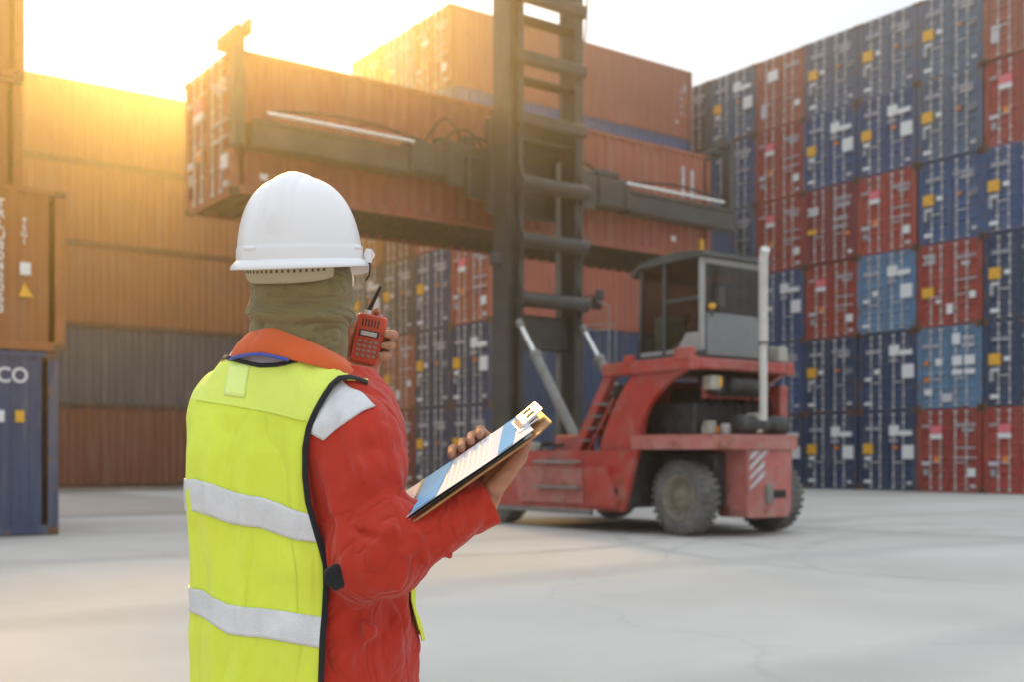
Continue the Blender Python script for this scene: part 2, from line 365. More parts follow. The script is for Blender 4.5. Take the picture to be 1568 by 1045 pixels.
def mark_mesh(k, h):
    if (k, h) not in _mm:
        hh = 2.896 if h == 2.9 else 2.591
        _mm[(k, h)] = [('decal', rects_mesh('decal', [it], hh)) for it in MARK[k] if len(it) < 6]+[('lettering', rects_mesh('lettering', [it for it in MARK[k] if len(it) > 5], hh))]
    return _mm[(k, h)]
TONE = {'blue': (.040, .092, .215), 'navy': (.030, .060, .130), 'steel': (.085, .140, .22), 'sky': (.11, .22, .36), 'red': (.36, .050, .032), 'maroon': (.22, .025, .03), 'brick': (.36, .10, .06),
        'slate': (.065, .072, .085), 'orange': (.31, .105, .028), 'brown': (.17, .045, .018), 'grey': (.10, .10, .095)}
TNAME = {'blue': 'blue', 'navy': 'navy', 'steel': 'faded blue', 'sky': 'light blue', 'red': 'red', 'maroon': 'dark red', 'brick': 'faded red', 'slate': 'dark grey', 'orange': 'orange-brown', 'brown': 'brown', 'grey': 'grey'}
rc = random.Random(11)
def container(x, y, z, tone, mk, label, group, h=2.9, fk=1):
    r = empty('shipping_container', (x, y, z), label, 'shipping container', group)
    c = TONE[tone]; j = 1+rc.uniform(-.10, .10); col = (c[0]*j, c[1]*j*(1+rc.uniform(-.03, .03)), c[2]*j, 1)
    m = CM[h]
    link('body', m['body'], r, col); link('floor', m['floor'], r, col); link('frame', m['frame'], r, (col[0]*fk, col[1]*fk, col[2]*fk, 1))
    dl = link('door', m['doorl'], r, col); dr = link('door', m['doorr'], r, col)
    for i, rm in enumerate(m['rods']): link('lock_rod', rm, dl if i < 2 else dr, col)
    if mk:
        for nm_, me_ in mark_mesh(mk, h): link(nm_, me_, r)
    return r
TIER = ['bottom tier', 'second tier', 'third tier', 'fourth tier', 'fifth tier', 'top tier']
ORD = ['rightmost', 'second', 'third', 'fourth', 'fifth', 'sixth', 'seventh']
# right-hand wall (door ends), columns from the right, tiers from the bottom
WALL = [
 [('red', 'R'), ('navy', 'A'), ('navy', 'A'), ('blue', 'A'), ('red', 'R'), ('brick', 'W')],
 [('red', 'R'), ('sky', 'Q'), ('red', 'Y'), ('blue', 'A'), ('steel', 'A'), ('steel', 'A')],
 [('navy', 'B'), ('navy', 'D'), ('sky', 'D'), ('red', 'R'), ('blue', 'B'), ('steel', 'A')],
 [('navy', 'B'), ('navy', 'A'), ('red', 'R'), ('maroon', 'K'), ('blue', 'B'), ('steel', 'A')],
 [('navy', 'B'), ('blue', 'A'), ('blue', 'D'), ('red', 'R'), ('red', 'R'), ('brick', 'W')],
 [('navy', 'N'), ('blue', 'A'), ('maroon', 'N'), ('steel', 'N'), ('blue', 'N'), ('steel', 'B')],
 [('navy', 'N'), ('navy', 'N'), ('navy', 'N'), ('navy', 'N'), ('navy', 'N'), ('slate', 'N')],
]
for ci, colm in enumerate(WALL):
    y = 18.11+2.503*ci
    for ti, (tn, mk) in enumerate(colm):
        cn = 'rightmost column' if ci == 0 else ORD[ci]+' column from right'
        container(34.42+rc.uniform(-.06, .06), y+.03+rc.uniform(-.01, .01), 2.9*ti, tn, mk,
                  f"{TNAME[tn]} container, {MARKTXT[mk]}, {TIER[ti]}, {cn} of right-hand wall", 'containers in the right-hand wall of door ends')
# middle block: doors to the left, long sides to the right
BLK = [
 [('navy', 'A'), ('navy', 'B'), ('brick', 'R'), ('navy', 'N')],
 [('navy', 'A'), ('navy', 'A'), ('navy', 'A'), ('brick', 'R'), ('blue', 'D'), ('brick', 'R')],
 [('maroon', 'K'), ('brick', 'Y'), ('slate', 'A'), ('brown', 'N'), ('orange', 'R'), ('steel', 'A')],
 [('navy', 'N'), ('slate', 'A'), ('slate', 'B'), ('orange', 'N'), ('brown', 'N'), ('orange', 'R')],
]
blk = {}
for ci, colm in enumerate(BLK):
    for ti, (tn, mk) in enumerate(colm):
        cn = ['nearest', 'second', 'third', 'farthest'][ci]
        tt = 'top tier' if ti == len(colm)-1 else TIER[ti]
        blk[(ci, ti)] = container(21.18+rc.uniform(-.02, .02), 30.6+2.503*ci+.03, .13+2.9*ti, tn, mk,
                  f"{TNAME[tn]} container with {MARKTXT[mk]}, {tt}, {cn} row of middle block", 'containers in the middle block')
# left wall of long sides
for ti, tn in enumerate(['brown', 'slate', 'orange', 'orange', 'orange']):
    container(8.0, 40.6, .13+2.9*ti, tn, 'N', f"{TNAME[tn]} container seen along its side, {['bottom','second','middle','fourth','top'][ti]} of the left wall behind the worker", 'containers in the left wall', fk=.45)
# near left stack
NEAR = []
NEAR.append(container(4.39-CL, 18.37, 0, 'navy', 'N', 'dark blue container with big white lettering standing on the ground at left edge', 'near stack at the left edge'))
NEAR.append(container(4.50-CL, 18.39, 2.9, 'orange', 'N', 'orange-brown container with vertical white lettering resting on the dark blue one', 'near stack at the left edge', 2.59))
z = 0
for i, (tn, h, lb) in enumerate([('navy', 2.9, 'dark container at ground level behind the dark blue lettered one'), ('orange', 2.59, 'orange container hidden behind the one with vertical lettering'),
                                 ('orange', 2.59, 'orange container rising above the vertically lettered one at left edge'), ('orange', 2.59, 'topmost orange container cut off by the top left corner')]):
    container(4.39-CL+(.03 if i % 2 else 0), 20.90, z, tn, 'N', lb, 'near stack at the left edge', h); z += h-(.12 if i == 1 else 0)
# the container carried by the handler
HELD = (7.42, 18.82, 5.99)
held = container(*HELD, 'brick', 'R', 'red-brown container lifted high in the air by the container handler', 'containers in the yard', 2.59)
TONE['held'] = TONE['brick']

def side_text(parent, s, x, z, size, m, vertical=False, y=-.004, sx=1.0):
    """painted writing on the long side that faces -Y (local container coordinates)"""
    def one(ch, px, pz):
        cu = bpy.data.curves.new('t', 'FONT'); cu.body = ch; cu.size = size; cu.extrude = .004; cu.align_x = 'CENTER'; cu.offset = size*.012
        ob = bpy.data.objects.new('t', cu); COL.objects.link(ob); dg = bpy.context.evaluated_depsgraph_get(); dg.update()
        me = bpy.data.meshes.new_from_object(ob.evaluated_get(dg)); bpy.data.objects.remove(ob)
        d = [(v.co.x*sx+px, y-v.co.z, v.co.y+pz) for v in me.vertices]; f = [tuple(p.vertices) for p in me.polygons]; bpy.data.meshes.remove(me)
        return d, f
    b = MB()
    if vertical:
        for i, ch in enumerate(s):
            if ch != ' ': d, f = one(ch, x, z-i*size*.86); b.add(d, f, m)
    else:
        d, f = one(s, x, z); b.add(d, f, m)
    return b.build('lettering', parent)
def side_rects(parent, rects):
    for x0, z0, x1, z1, c in rects:
        b = MB(); b.bbox(x0, -.008, z0, x1, .058, z1, M[c], .004); b.build('decal', parent)

# ------------------------------------------------------------------ container handler (truck, mast, spreader)
O = (13.3, 14.6, 0)
T = empty('container_handler', O, 'red empty-container handler with tall dark mast lifting a container', 'forklift truck')
def tb(): return MB(O)
RD, RW, MS, DK = M['truck'], M['truck2'], M['mast'], M['dark']
# hull: skirts both sides, centre body
for sgn, xs in ((0, (11.72, 11.80)), (1, (14.86, 14.94))):
    b = tb(); b.prism([(12.84, 1.345), (16.62, 1.345), (17.02, .80), (17.2, .40), (17.15, .36), (13.17, .36)], 0, xs[0], xs[1], RD)
    xo = xs[0]-.004 if sgn == 0 else xs[1]+.004
    xa, xb = (xs[0]-.09, xs[0]-.002) if sgn == 0 else (xs[1]+.002, xs[1]+.09)
    b.build('side_skirt', T)
    b = tb(); b.prism([(14.05, .46), (14.10, 1.06), (16.05, 1.08), (15.85, .46)], 0, xa, xb, RW); b.build('step_locker', T)
    b = tb(); b.prism([(13.25, .43), (13.45, 1.07), (14.05, 1.07), (14.00, .43)], 0, xa-.01 if sgn == 0 else xa, xb if sgn == 0 else xb+.01, RD); b.build('tool_locker', T)
    s = tb()
    for z in (.70, 1.13): s.bbox(xa-.12 if sgn == 0 else xb, 14.1, z, xa if sgn == 0 else xb+.12, 15.3, z+.05, M['cyl'], .01)
    s.box(xs[0]+.005, 14.0, .27, xs[1]-.005, 16.7, .35, M['cyl'])
    s.build('step', T)
b = tb()
b.bbox(11.82, 13.1, .42, 14.85, 16.0, 1.33, DK, .03); b.bbox(11.82, 16.0, .95, 14.85, 17.0, 1.33, RD, .03)  # belly extended downward, shaped to deepen the shade under the truck
b.bbox(12.5, 11.9, .45, 14.0, 13.1, 1.30, DK, .03)
b.prism([(13.0, 1.33), (14.6, 1.33), (14.3, 1.9), (13.6, 2.45), (13.0, 2.0)], 0, 12.9, 13.6, DK)
b.bbox(12.15, 14.6, 1.33, 12.35, 15.5, 1.62, RD); b.bbox(14.25, 14.6, 1.33, 14.45, 15.5, 1.62, RD)
b.build('chassis', T)
# deck with chamfered tail
b = tb()
b.prism([(11.74, 13.0), (11.74, 12.0), (12.62, 11.42), (13.84, 11.42), (14.42, 11.95), (14.42, 13.0)], 2, 1.355, 1.58, RW)
b.build('deck', T)
# counterweight with chevrons
b = tb(); b.prism([(12.72, .42), (12.78, .30), (13.66, .30), (13.73, .42), (13.76, 1.352), (12.72, 1.352)], 1, 11.46, 12.1, RW)
b.bbox(13.28, 11.44, .60, 13.60, 11.462, .72, M['black'], .01); b.bbox(13.12, 11.40, .52, 13.26, 11.462, .80, M['cyl'], .01)
cw = b.build('counterweight', T)
b = tb()
for i in range(4):
    z = .78+i*.155
    b.add([(12.77, 11.452, z-.09+.03), (12.77, 11.452, z+.0), (13.10, 11.452, z+.25), (13.10, 11.452, z+.16)] if z+.25 < 1.34 else
          [(12.77, 11.452, z-.06), (12.77, 11.452, z), (12.77+(1.33-z)*1.32, 11.452, 1.33), (12.77+(1.33-z)*1.32+.12, 11.452, 1.33)], [(0, 1, 2, 3)], M['pale'])
b.build('hazard_stripes', cw)
# wheels
def wheel(cx, cy, rad, wd, outer):
    t = tb(); h = wd/2
    prof = [(rad*.60, -h*.9), (rad*.72, -h), (rad*.90, -h*.98), (rad*.975, -h*.8), (rad, -h*.5), (rad*1.0, h*.5), (rad*.975, h*.8), (rad*.90, h*.98), (rad*.72, h), (rad*.60, h*.9)]
    c = (cx, cy, rad+.015)
    t.lathe([(r*.985 if r > rad*.95 else r, hh) for r, hh in prof], c, 0, M['tyre'], 64)
    n = 30
    for k in range(n):                                   # tread lugs
        for s_ in (-1, 1):
            th = 2*math.pi*(k+(.5 if s_ > 0 else 0))/n; dt = .055
            vs = []
            for rr in (rad*.95, rad*1.008):
                for tt in (th-dt, th+dt):
                    for hh in (s_*h*.06, s_*h*.99): vs.append((c[0]+hh, c[1]+rr*math.cos(tt+(.05 if abs(hh) < h*.5 else 0)), c[2]+rr*math.sin(tt+(.05 if abs(hh) < h*.5 else 0))))
            t.add(vs, [(0, 1, 3, 2), (4, 5, 7, 6), (0, 1, 5, 4), (2, 3, 7, 6), (0, 2, 6, 4), (1, 3, 7, 5)], M['tyre'])
    r = bpy.data.objects.new('wheel', None); COL.objects.link(r); r.parent = T
    w_ = t.build('tyre', r)
    m = tb(); s_ = -1 if outer < 0 else 1
    m.lathe([(rad*.615, s_*h*.85), (rad*.60, s_*h*.95), (rad*.55, s_*h*.9), (rad*.52, s_*h*.35), (rad*.30, s_*h*.30), (rad*.27, s_*h*.75), (rad*.15, s_*h*.85), (0, s_*h*.86)], c, 0, M['rim'], 48)
    m.lathe([(rad*.60, -s_*h*.9), (rad*.3, -s_*h*.3), (0, -s_*h*.3)], c, 0, M['rim'], 32)
    for k in range(10):
        th = 2*math.pi*k/10; m.lathe([(.022, s_*h*.32), (.022, s_*h*.50), (0, s_*h*.50)], (c[0], c[1]+rad*.42*math.cos(th), c[2]+rad*.42*math.sin(th)), 0, M['cyl'], 8)
    m.build('rim', r)
wheel(12.11+.17, 12.34, .585, .34, -1); wheel(14.24, 12.34, .585, .34, 1)
wheel(11.98, 16.80, .60, .34, -1); wheel(14.70, 16.80, .60, .34, 1)
b = tb(); b.tube([(12.3, 12.34, .6), (14.2, 12.34, .6)], .11, DK, 12); b.tube([(12.0, 16.8, .6), (14.6, 16.8, .6)], .16, DK, 12); b.bbox(13.0, 12.1, .4, 13.5, 12.6, .85, DK, .04); b.build('axle', T)
# legs under the platform
def leg_strip(ptsA, ptsB, x0, x1, m):
    b = tb(); n = len(ptsA)
    for i in range(n-1):
        b.prism([ptsA[i], ptsA[i+1], ptsB[i+1], ptsB[i]], 0, x0, x1, m)
    return b
for x0, x1 in ((11.86, 12.0), (14.02, 14.16)):
    b = tb(); b.prism([(13.60, 2.56), (13.80, 2.56), (14.66, 1.34), (14.44, 1.34)], 0, x0, x1, RD); b.build('front_leg', T)
    A = []; B = []
    for i in range(13):
        t = i/12; zz = 1.335+t*1.24
        A.append((13.95-t*.55-.30*t**3, zz)); B.append((12.98-.12*t-.95*t**3.2, zz))
    leg_strip(A, B, x0+.02, x1-.02, RD).build('rear_leg', T)
b = tb()
b.bbox(11.80, 11.75, 2.56, 12.02, 13.78, 2.76, RD, .02); b.bbox(13.98, 11.75, 2.56, 14.18, 13.78, 2.76, RD, .02)
b.bbox(12.02, 11.75, 2.58, 13.98, 11.92, 2.75, RD, .02); b.bbox(12.02, 13.6, 2.58, 13.98, 13.78, 2.75, RD, .02)
b.box(12.0, 11.9, 2.60, 14.0, 13.62, 2.64, M['roof'])
b.bbox(11.78, 13.05, 2.70, 11.90, 13.25, 2.86, RD); b.bbox(11.78, 11.74, 2.70, 11.92, 12.10, 2.90, RD)
b.bbox(12.0, 13.3, 2.757, 14.0, 13.7, 2.80, M['roof'], .01)
b.build('platform', T)
# engine bay
b = tb()
b.bbox(12.35, 12.2, 1.585, 14.1, 13.3, 2.10, DK, .03); b.bbox(12.9, 12.6, 2.10, 13.9, 13.3, 2.35, DK, .03)
b.bbox(12.25, 13.3, 1.6, 14.2, 13.36, 2.5, RD, .01)
b.bbox(12.5, 12.15, 2.16, 14.15, 12.22, 2.36, RD, .01); b.bbox(14.0, 11.9, 1.6, 14.2, 12.6, 2.4, RD, .02)
for i in range(9):
    x = 12.4+i*.19; b.tube([(x, 12.18, 1.62), (x+random.uniform(-.05, .12), 12.05, 1.9), (x+.1, 12.2, 2.2+random.uniform(-.1, .2))], .022, M['black'], 8)
b.bbox(12.42, 11.95, 1.59, 12.58, 12.15, 1.80, M['box'], .02); b.bbox(12.75, 11.9, 1.59, 12.86, 12.05, 1.76, M['white'], .02); b.bbox(12.62, 11.98, 1.6, 12.7, 12.1, 1.72, M['orange'], .02)
b.lathe([(0, -.55), (.14, -.55), (.15, -.5), (.15, .05), (.11, .1), (.11, .18), (.15, .22), (.15, .5), (0, .5)], (13.25, 11.65, 1.74), 0, DK, 24)
b.bbox(13.03, 11.52, 1.60, 13.16, 11.78, 1.92, M['box'], .02)
b.build('engine', T)
b = tb()
b.bbox(12.6, 11.95, 2.20, 13.7, 12.4, 2.52, DK, .05); b.bbox(12.35, 11.85, 2.28, 12.58, 12.05, 2.5, M['box'], .02); b.bbox(12.52, 11.83, 2.32, 12.58, 11.86, 2.48, M['yellow'], .01)
b.lathe([(0, -.4), (.13, -.4), (.13, .4), (0, .4)], (13.2, 11.9, 2.36), 0, DK, 18)
b.build('radiator', T)
b = tb(); b.tube([(13.13, 11.5, 1.80), (13.13, 11.5, 3.0)], .062, M['exh'], 16); b.tube([(13.13, 11.5, 3.0), (13.13, 11.5, 4.32), (13.12, 11.47, 4.41), (13.09, 11.42, 4.46)], .072, M['exh'], 16)
b.tube([(13.13, 11.5, 2.98), (13.13, 11.5, 3.04)], .08, M['cyl'], 16); b.build('exhaust_pipe', T)
# valve block and ladder between the legs
b = tb()
b.bbox(12.3, 14.0, 1.4, 12.9, 14.5, 1.95, RD, .03); b.bbox(12.2, 13.8, 2.0, 12.6, 14.0, 2.45, DK, .03); b.bbox(12.1, 14.35, 1.62, 12.3, 14.8, 1.75, DK, .02)
for i in range(4): b.tube([(12.05+i*.07, 13.95, 1.36), (12.1+i*.06, 13.9, 1.9), (12.3+i*.05, 13.7, 2.5)], .02, M['black'], 8)
for i in range(3): b.bbox(12.22, 14.05+i*.16, 1.95, 12.30, 14.13+i*.16, 2.05, M['box'], .01)
b.bbox(12.0, 14.1, 1.75, 12.3, 14.3, 2.1, RD, .03); b.bbox(12.02, 13.95, 2.1, 12.25, 14.12, 2.3, M['cyl'], .02)
b.build('valve_block', T)
b = tb()
for dy in (0, .32): b.tube([(11.92, 14.25+dy, 1.36), (11.92, 13.62+dy, 2.2)], .025, RD, 8)
for i in range(4): b.bbox(11.84, 14.15-i*.14, 1.5+i*.2, 11.98, 14.47-i*.14, 1.53+i*.2, M['cyl'], .008)
b.build('ladder', T)
for (x_, y_, z_, w_, h_) in ((11.70, 14.6, .88, .22, .10), (11.70, 13.3, .62, .12, .12), (11.70, 16.4, 1.12, .10, .10)):
    b = tb(); b.bbox(x_-.012, y_, z_, x_+.03, y_+w_, z_+h_, M['pale'] if z_ > 1 else M['black'], .006); b.build('warning_plate', T)
for y_ in (15.4, 15.75, 16.1):
    b = tb(); b.tube([(12.05, y_, 1.33), (12.05, y_, 1.42), (12.25, y_-.3, 1.5), (12.5, y_-.5, 1.40)], .028, M['black'], 8); b.build('hydraulic_hose', T)
b = tb(); b.bbox(12.0, 15.9, 1.33, 12.3, 16.2, 1.50, M['box'], .03); b.build('filter_housing', T)
# cab: side X=12.3, back Y=12.0
cx0, cx1, cy0, cy1, cz0, cz1 = 12.3, 13.72, 12.0, 13.45, 2.78, 4.36
b = tb()
b.bbox(cx0, cy0, cz0, cx1, cy1, cz0+.10, M['roof'], .02)
b.prism([(cy0+.02, cz0+.1), (cy1, cz0+.1), (cy1, cz0+.16), (cy0+.55, cz0+.16), (cy0+.35, cz0+.42), (cy0+.02, cz0+.42)], 0, cx0+.005, cx0+.04, M['cabl'])
b.bbox(cx0, cy1-.05, cz0+.1, cx1, cy1, cz0+.42, M['cabl'], .01)
b.build('cab_shell', T)
b = tb(); b.bbox(cx0+.10, cy0-.03, cz0+.02, cx1-.04, cy0+.03, cz0+.72, M['cab'], .03)
for x in (cx0+.14, cx1-.2): b.bbox(x, cy0-.045, cz0+.66, x+.08, cy0-.028, cz0+.74, M['roof'])
b.build('cab_door', T)
for (x, y, m, s_) in ((cx0, cy0, M['cabl'], .09), (cx1-.07, cy0, M['roof'], .07), (cx1-.07, cy1-.07, M['roof'], .07)):
    b = tb(); b.bbox(x, y, cz0+.1, x+s_, y+s_, cz1, m, .02); b.build('cab_pillar', T)
for pl in ([(cy0+.80, cz0+.1), (cy0+.88, cz0+.1), (cy0+.88, cz1), (cy0+.80, cz1)], [(cy1-.06, cz0+.1), (cy1, cz0+.1), (cy1-.05, cz1-.05), (cy1-.11, cz1-.05)]):
    b = tb(); b.prism(pl, 0, cx0, cx0+.06, M['roof']); b.build('cab_pillar', T)
b = tb(); b.bbox(cx0, cy0+.09, cz0+.92, cx0+.05, cy0+.80, cz0+.98, M['roof'], .01); b.build('window_rail', T)
b = tb(); b.bbox(cx0+.09, cy0+.0, cz1-.10, cx1-.07, cy0+.05, cz1, M['cabl'], .015); b.build('window_rail', T)
b = tb(); rf = [(cy0-.10, cz1+.0), (cy0-.08, cz1+.07), (cy0+.5, cz1+.13), (cy1-.1, cz1+.06), (cy1+.12, cz1-.10), (cy1+.10, cz1-.16), (cy1-.1, cz1-.03)]
b.prism(rf, 0, cx0-.06, cx1+.06, M['roof']); b.build('cab_roof', T)
b = tb(); b.add([(cx0+.1, cy0+.01, cz0+.72), (cx1-.08, cy0+.01, cz0+.72), (cx1-.08, cy0+.01, cz1-.1), (cx0+.1, cy0+.01, cz1-.1)], [(0, 1, 2, 3)], M['glass'])
b.add([(cx0+.02, cy0+.1, cz0+.42), (cx0+.02, cy0+.8, cz0+.16), (cx0+.02, cy0+.8, cz1-.02), (cx0+.02, cy0+.1, cz1-.02)], [(0, 1, 2, 3)], M['glass'])
b.add([(cx0+.02, cy0+.88, cz0+.16), (cx0+.02, cy1-.06, cz0+.16), (cx0+.02, cy1-.12, cz1-.05), (cx0+.02, cy0+.88, cz1-.02)], [(0, 1, 2, 3)], M['glass'])
b.add([(cx0+.06, cy1-.02, cz0+.42), (cx1-.06, cy1-.02, cz0+.42), (cx1-.06, cy1-.04, cz1-.06), (cx0+.06, cy1-.04, cz1-.06)], [(0, 1, 2, 3)], M['glass'])
b.add([(cx1-.02, cy0+.07, cz0+.12), (cx1-.02, cy1-.07, cz0+.12), (cx1-.02, cy1-.07, cz1), (cx1-.02, cy0+.07, cz1)], [(0, 1, 2, 3)], M['glass'])
b.build('cab_window', T)
b = tb()
b.bbox(12.75, 12.35, cz0+.35, 13.3, 12.9, cz0+.55, M['seat'], .06); b.prism([(12.28, cz0+.5), (12.42, cz0+.5), (12.36, cz0+1.25), (12.26, cz0+1.25)], 0, 12.78, 13.27, M['seat'])
b.bbox(12.8, 12.4, cz0+.1, 13.25, 12.85, cz0+.35, DK, .02)
b.bbox(12.86, 12.22, cz0+.86, 13.08, 12.28, cz0+1.2, M['cloth'], .03)
b.build('driver_seat', T)
b = tb(); b.bbox(12.45, 12.95, cz0+.1, 12.9, 13.25, cz0+.75, M['box'], .04); b.tube([(13.0, 13.2, cz0+.4), (13.0, 12.98, cz0+.85)], .03, M['black'], 8)
b.tube([(13.0+.19*math.cos(a_), 12.96+.06*math.sin(a_), cz0+.88+.17*math.sin(a_)) for a_ in [k*math.pi/10 for k in range(21)]], .014, M['black'], 6); b.build('console', T)
b = tb(); b.lathe([(0, -.05), (.045, -.05), (.05, .03), (0, .03)], (12.44, 11.93, cz0+.80), 1, M['yellow'], 12); b.bbox(12.4, 11.95, cz0+.76, 12.48, 11.99, cz0+.84, DK); b.build('warning_lamp', T)
b = tb(); b.tube([(11.9, 13.72, 2.76), (11.9, 13.72, 3.75), (11.9, 14.0, 3.85)], .014, M['cyl'], 6); b.tube([(11.9, 13.72, 3.35), (11.9, 14.35, 3.40)], .014, M['cyl'], 6)
b.bbox(11.80, 14.0, 3.72, 12.0, 14.08, 3.92, M['black'], .02); b.build('mirror_frame', T)
b = tb(); b.bbox(13.86, 11.8, 2.765, 14.08, 12.05, 3.02, M['box'], .02); b.build('battery_box', T)
b = tb(); b.tube([(12.2, 13.9, 2.80), (12.2, 13.9, 3.5), (12.0, 14.4, 3.5)], .013, M['cyl'], 6); b.build('handrail', T); b = tb(); b.tube([(14.05, 13.7, 2.76), (14.05, 13.7, 3.45), (14.05, 12.2, 3.45), (14.05, 12.2, 2.76)], .014, M['cyl'], 6); b.build('handrail', T)
# mast: two nested channels per side
MX0, MX1 = 12.35, 14.20
MT = 15.5
for xa, xb, s_ in ((MX0, MX0+.26, 1), (MX1-.26, MX1, -1)):
    b = tb()
    xw = xa if s_ > 0 else xb
    b.box(min(xw, xw+s_*.05), 17.22, .35, max(xw, xw+s_*.05), 17.66, 11.2, MS)
    b.box(min(xw, xw+s_*.15), 17.17, .35, max(xw, xw+s_*.15), 17.217, 11.2, MS); b.box(min(xw, xw+s_*.15), 17.663, .35, max(xw, xw+s_*.15), 17.71, 11.2, MS)
    b.build('outer_mast_rail', T)
    b = tb(); xw = xa+.17 if s_ > 0 else xb-.17
    b.box(min(xw, xw+s_*.09), 17.15, .9, max(xw, xw+s_*.09), 17.62, MT, MS); b.box(min(xw-s_*.008, xw+s_*.11), 17.06, .9, max(xw-s_*.008, xw+s_*.11), 17.148, MT, MS)
    b.build('inner_mast_rail', T)
ZR = [10.15, 8.95, 7.75, 6.55, 5.45, 4.30]
for i, z in enumerate(ZR+[11.35]):
    b = tb()
    if i in (3, 4, 5): b.tube([(MX0+.12, 17.0, z), (MX1-.06, 17.0, z)], .15, MS, 20)
    else:
        b.bbox(MX0+.10, 16.93, z-.10, MX1-.04, 17.13, z+.16, MS, .05); b.bbox(MX0+.18, 17.13, z-.34, MX1-.16, 17.5, z-.28, MS, .02)
    for xx in ((MX0+.16, MX1-.20) if i in (3, 4, 5) else ()):                        # curved gussets where the crosspiece meets the rails
        b.prism([(17.06, z-.50), (17.01, z-.28), (16.95, z-.12), (16.95, z+.12), (17.01, z+.30), (17.06, z+.50)], 0, xx, xx+.05, MS)
    b.build('mast_crosspiece', T)
b = tb(); b.bbox(MX0+.26, 17.3, 3.35, MX1-.26, 17.42, 4.05, MS, .03); b.build('mast_crossplate', T)
b = tb(); b.bbox(MX0+.1, 16.9, .7, MX1-.1, 17.3, 1.2, MS, .04); b.build('mast_foot', T)
b = tb()
for xx in (MX0+.30, MX0+.36, MX1-.36, MX1-.30): b.tube([(xx, 17.35, 1.2), (xx, 17.35, 11.2)], .018, M['black'], 6)
for xx in (MX0+.42, MX1-.42): b.tube([(xx, 17.45, 1.0), (xx, 17.45, 7.2)], .055, M['cyl'], 10)
b.tube([(14.22, 17.15, 11.2), (14.26, 17.1, 10.6), (14.24, 17.12, 9.9), (14.20, 17.2, 9.3)], .02, M['cyl'], 6)
b.build('hoist_chain', T)
for xx in (12.5, 14.08):
    b = tb(); top = Vector((xx, 17.02, 3.82)); bot = Vector((xx, 15.2, 1.42)); d = bot-top
    b.tube([top+d*.28, top+d*1.0], .095, M['cyl'], 16); b.tube([top+d*.26, top+d*.30], .115, M['cyl'], 16)
    cy = b.build('tilt_cylinder', T)
    p = tb(); p.tube([top, top+d*.30], .05, M['chrome'], 12); p.tube([top-d*.02, top+d*.03], .08, M['cyl'], 12); p.build('piston_rod', cy)
b = tb(); b.bbox(12.35, 17.75, 6.1, 14.2, 18.0, 8.0, MS, .03); b.bbox(12.0, 18.0, 6.4, 14.6, 18.24, 7.2, MS, .03)
b.build('carriage', T)
SP = M['spread']
b = tb()
b.bbox(10.80, 18.24, 6.76, 16.48, 18.72, 7.38, SP, .03); b.bbox(11.6, 18.18, 6.60, 15.4, 18.26, 7.46, SP, .02)
for x in (10.80, 11.35, 11.9, 12.3, 14.9, 15.5, 16.3): b.bbox(x, 18.205, 6.74, x+.09, 18.236, 7.41, SP, .01)
b.build('spreader_beam', T)
for xa, xb in ((7.62, 10.797), (16.483, 19.84)):
    b = tb(); b.box(xa, 18.30, 6.74, xb, 18.66, 7.20, SP); b.box(xa+.01, 18.26, 7.14, xb-.01, 18.70, 7.205, SP); b.box(xa+.01, 18.26, 6.735, xb-.01, 18.70, 6.80, SP)
    b.build('spreader_arm', T)
for s_, xe in ((-1, 7.30), (1, 19.78)):
    b = tb(); b.bbox(xe+.04, 18.40, 6.74, xe+.22, 18.70, 8.86, SP, .02)
    b.bbox(xe+.02, 18.5, 8.62, xe+.24, 19.3, 8.84, SP, .02)
    xp = xe+.26 if s_ < 0 else xe-.12
    b.bbox(xp+.02, 18.42, 8.74, xp+.10, 18.72, 9.02, SP, .02); b.bbox(xp-.02, 18.86, 8.60, xp+.12, 19.06, 8.72, SP, .01)
    b.build('spreader_end_frame', T)
for xa, xb in ((7.85, 10.85), (16.3, 19.4)):
    b = tb(); b.tube([(xa, 18.22, 7.32), (xb, 18.22, 7.32)], .038, M['chrome'], 12); b.build('extension_rod', T)
for (a_, c_, hh, dd) in ((11.2, 12.2, .55, .1), (11.5, 12.6, .38, .0), (11.9, 13.0, .30, .08), (15.0, 16.1, .10, .1), (14.6, 15.6, .22, 0), (8.0, 11.2, .16, .05), (16.6, 19.6, .14, .05)):
    b = tb(); b.tube([(a_+(c_-a_)*k/12, 18.3+dd, 7.40+hh*math.sin(math.pi*k/12)) for k in range(13)], .026, M['black'], 8); b.build('hydraulic_hose', T)
for bb_ in ((11.45, 18.28, 7.385, 11.8, 18.55, 7.56), (15.5, 18.28, 7.385, 16.2, 18.5, 7.55), (12.0, 18.25, 7.465, 12.35, 18.5, 7.66)):
    b = tb(); b.bbox(*bb_, DK, .03); b.build('valve', T)
b = tb(); b.tube([(12.3, 17.3, 4.9), (11.95, 17.0, 4.95)], .02, DK, 6); b.bbox(11.75, 16.9, 4.85, 12.0, 17.0, 5.12, DK, .03); b.build('work_lamp', T)
b = tb(); b.tube([(14.2, 17.3, 4.5), (14.5, 17.1, 4.55)], .02, DK, 6); b.bbox(14.45, 17.0, 4.45, 14.65, 17.1, 4.66, DK, .03); b.build('work_lamp', T)

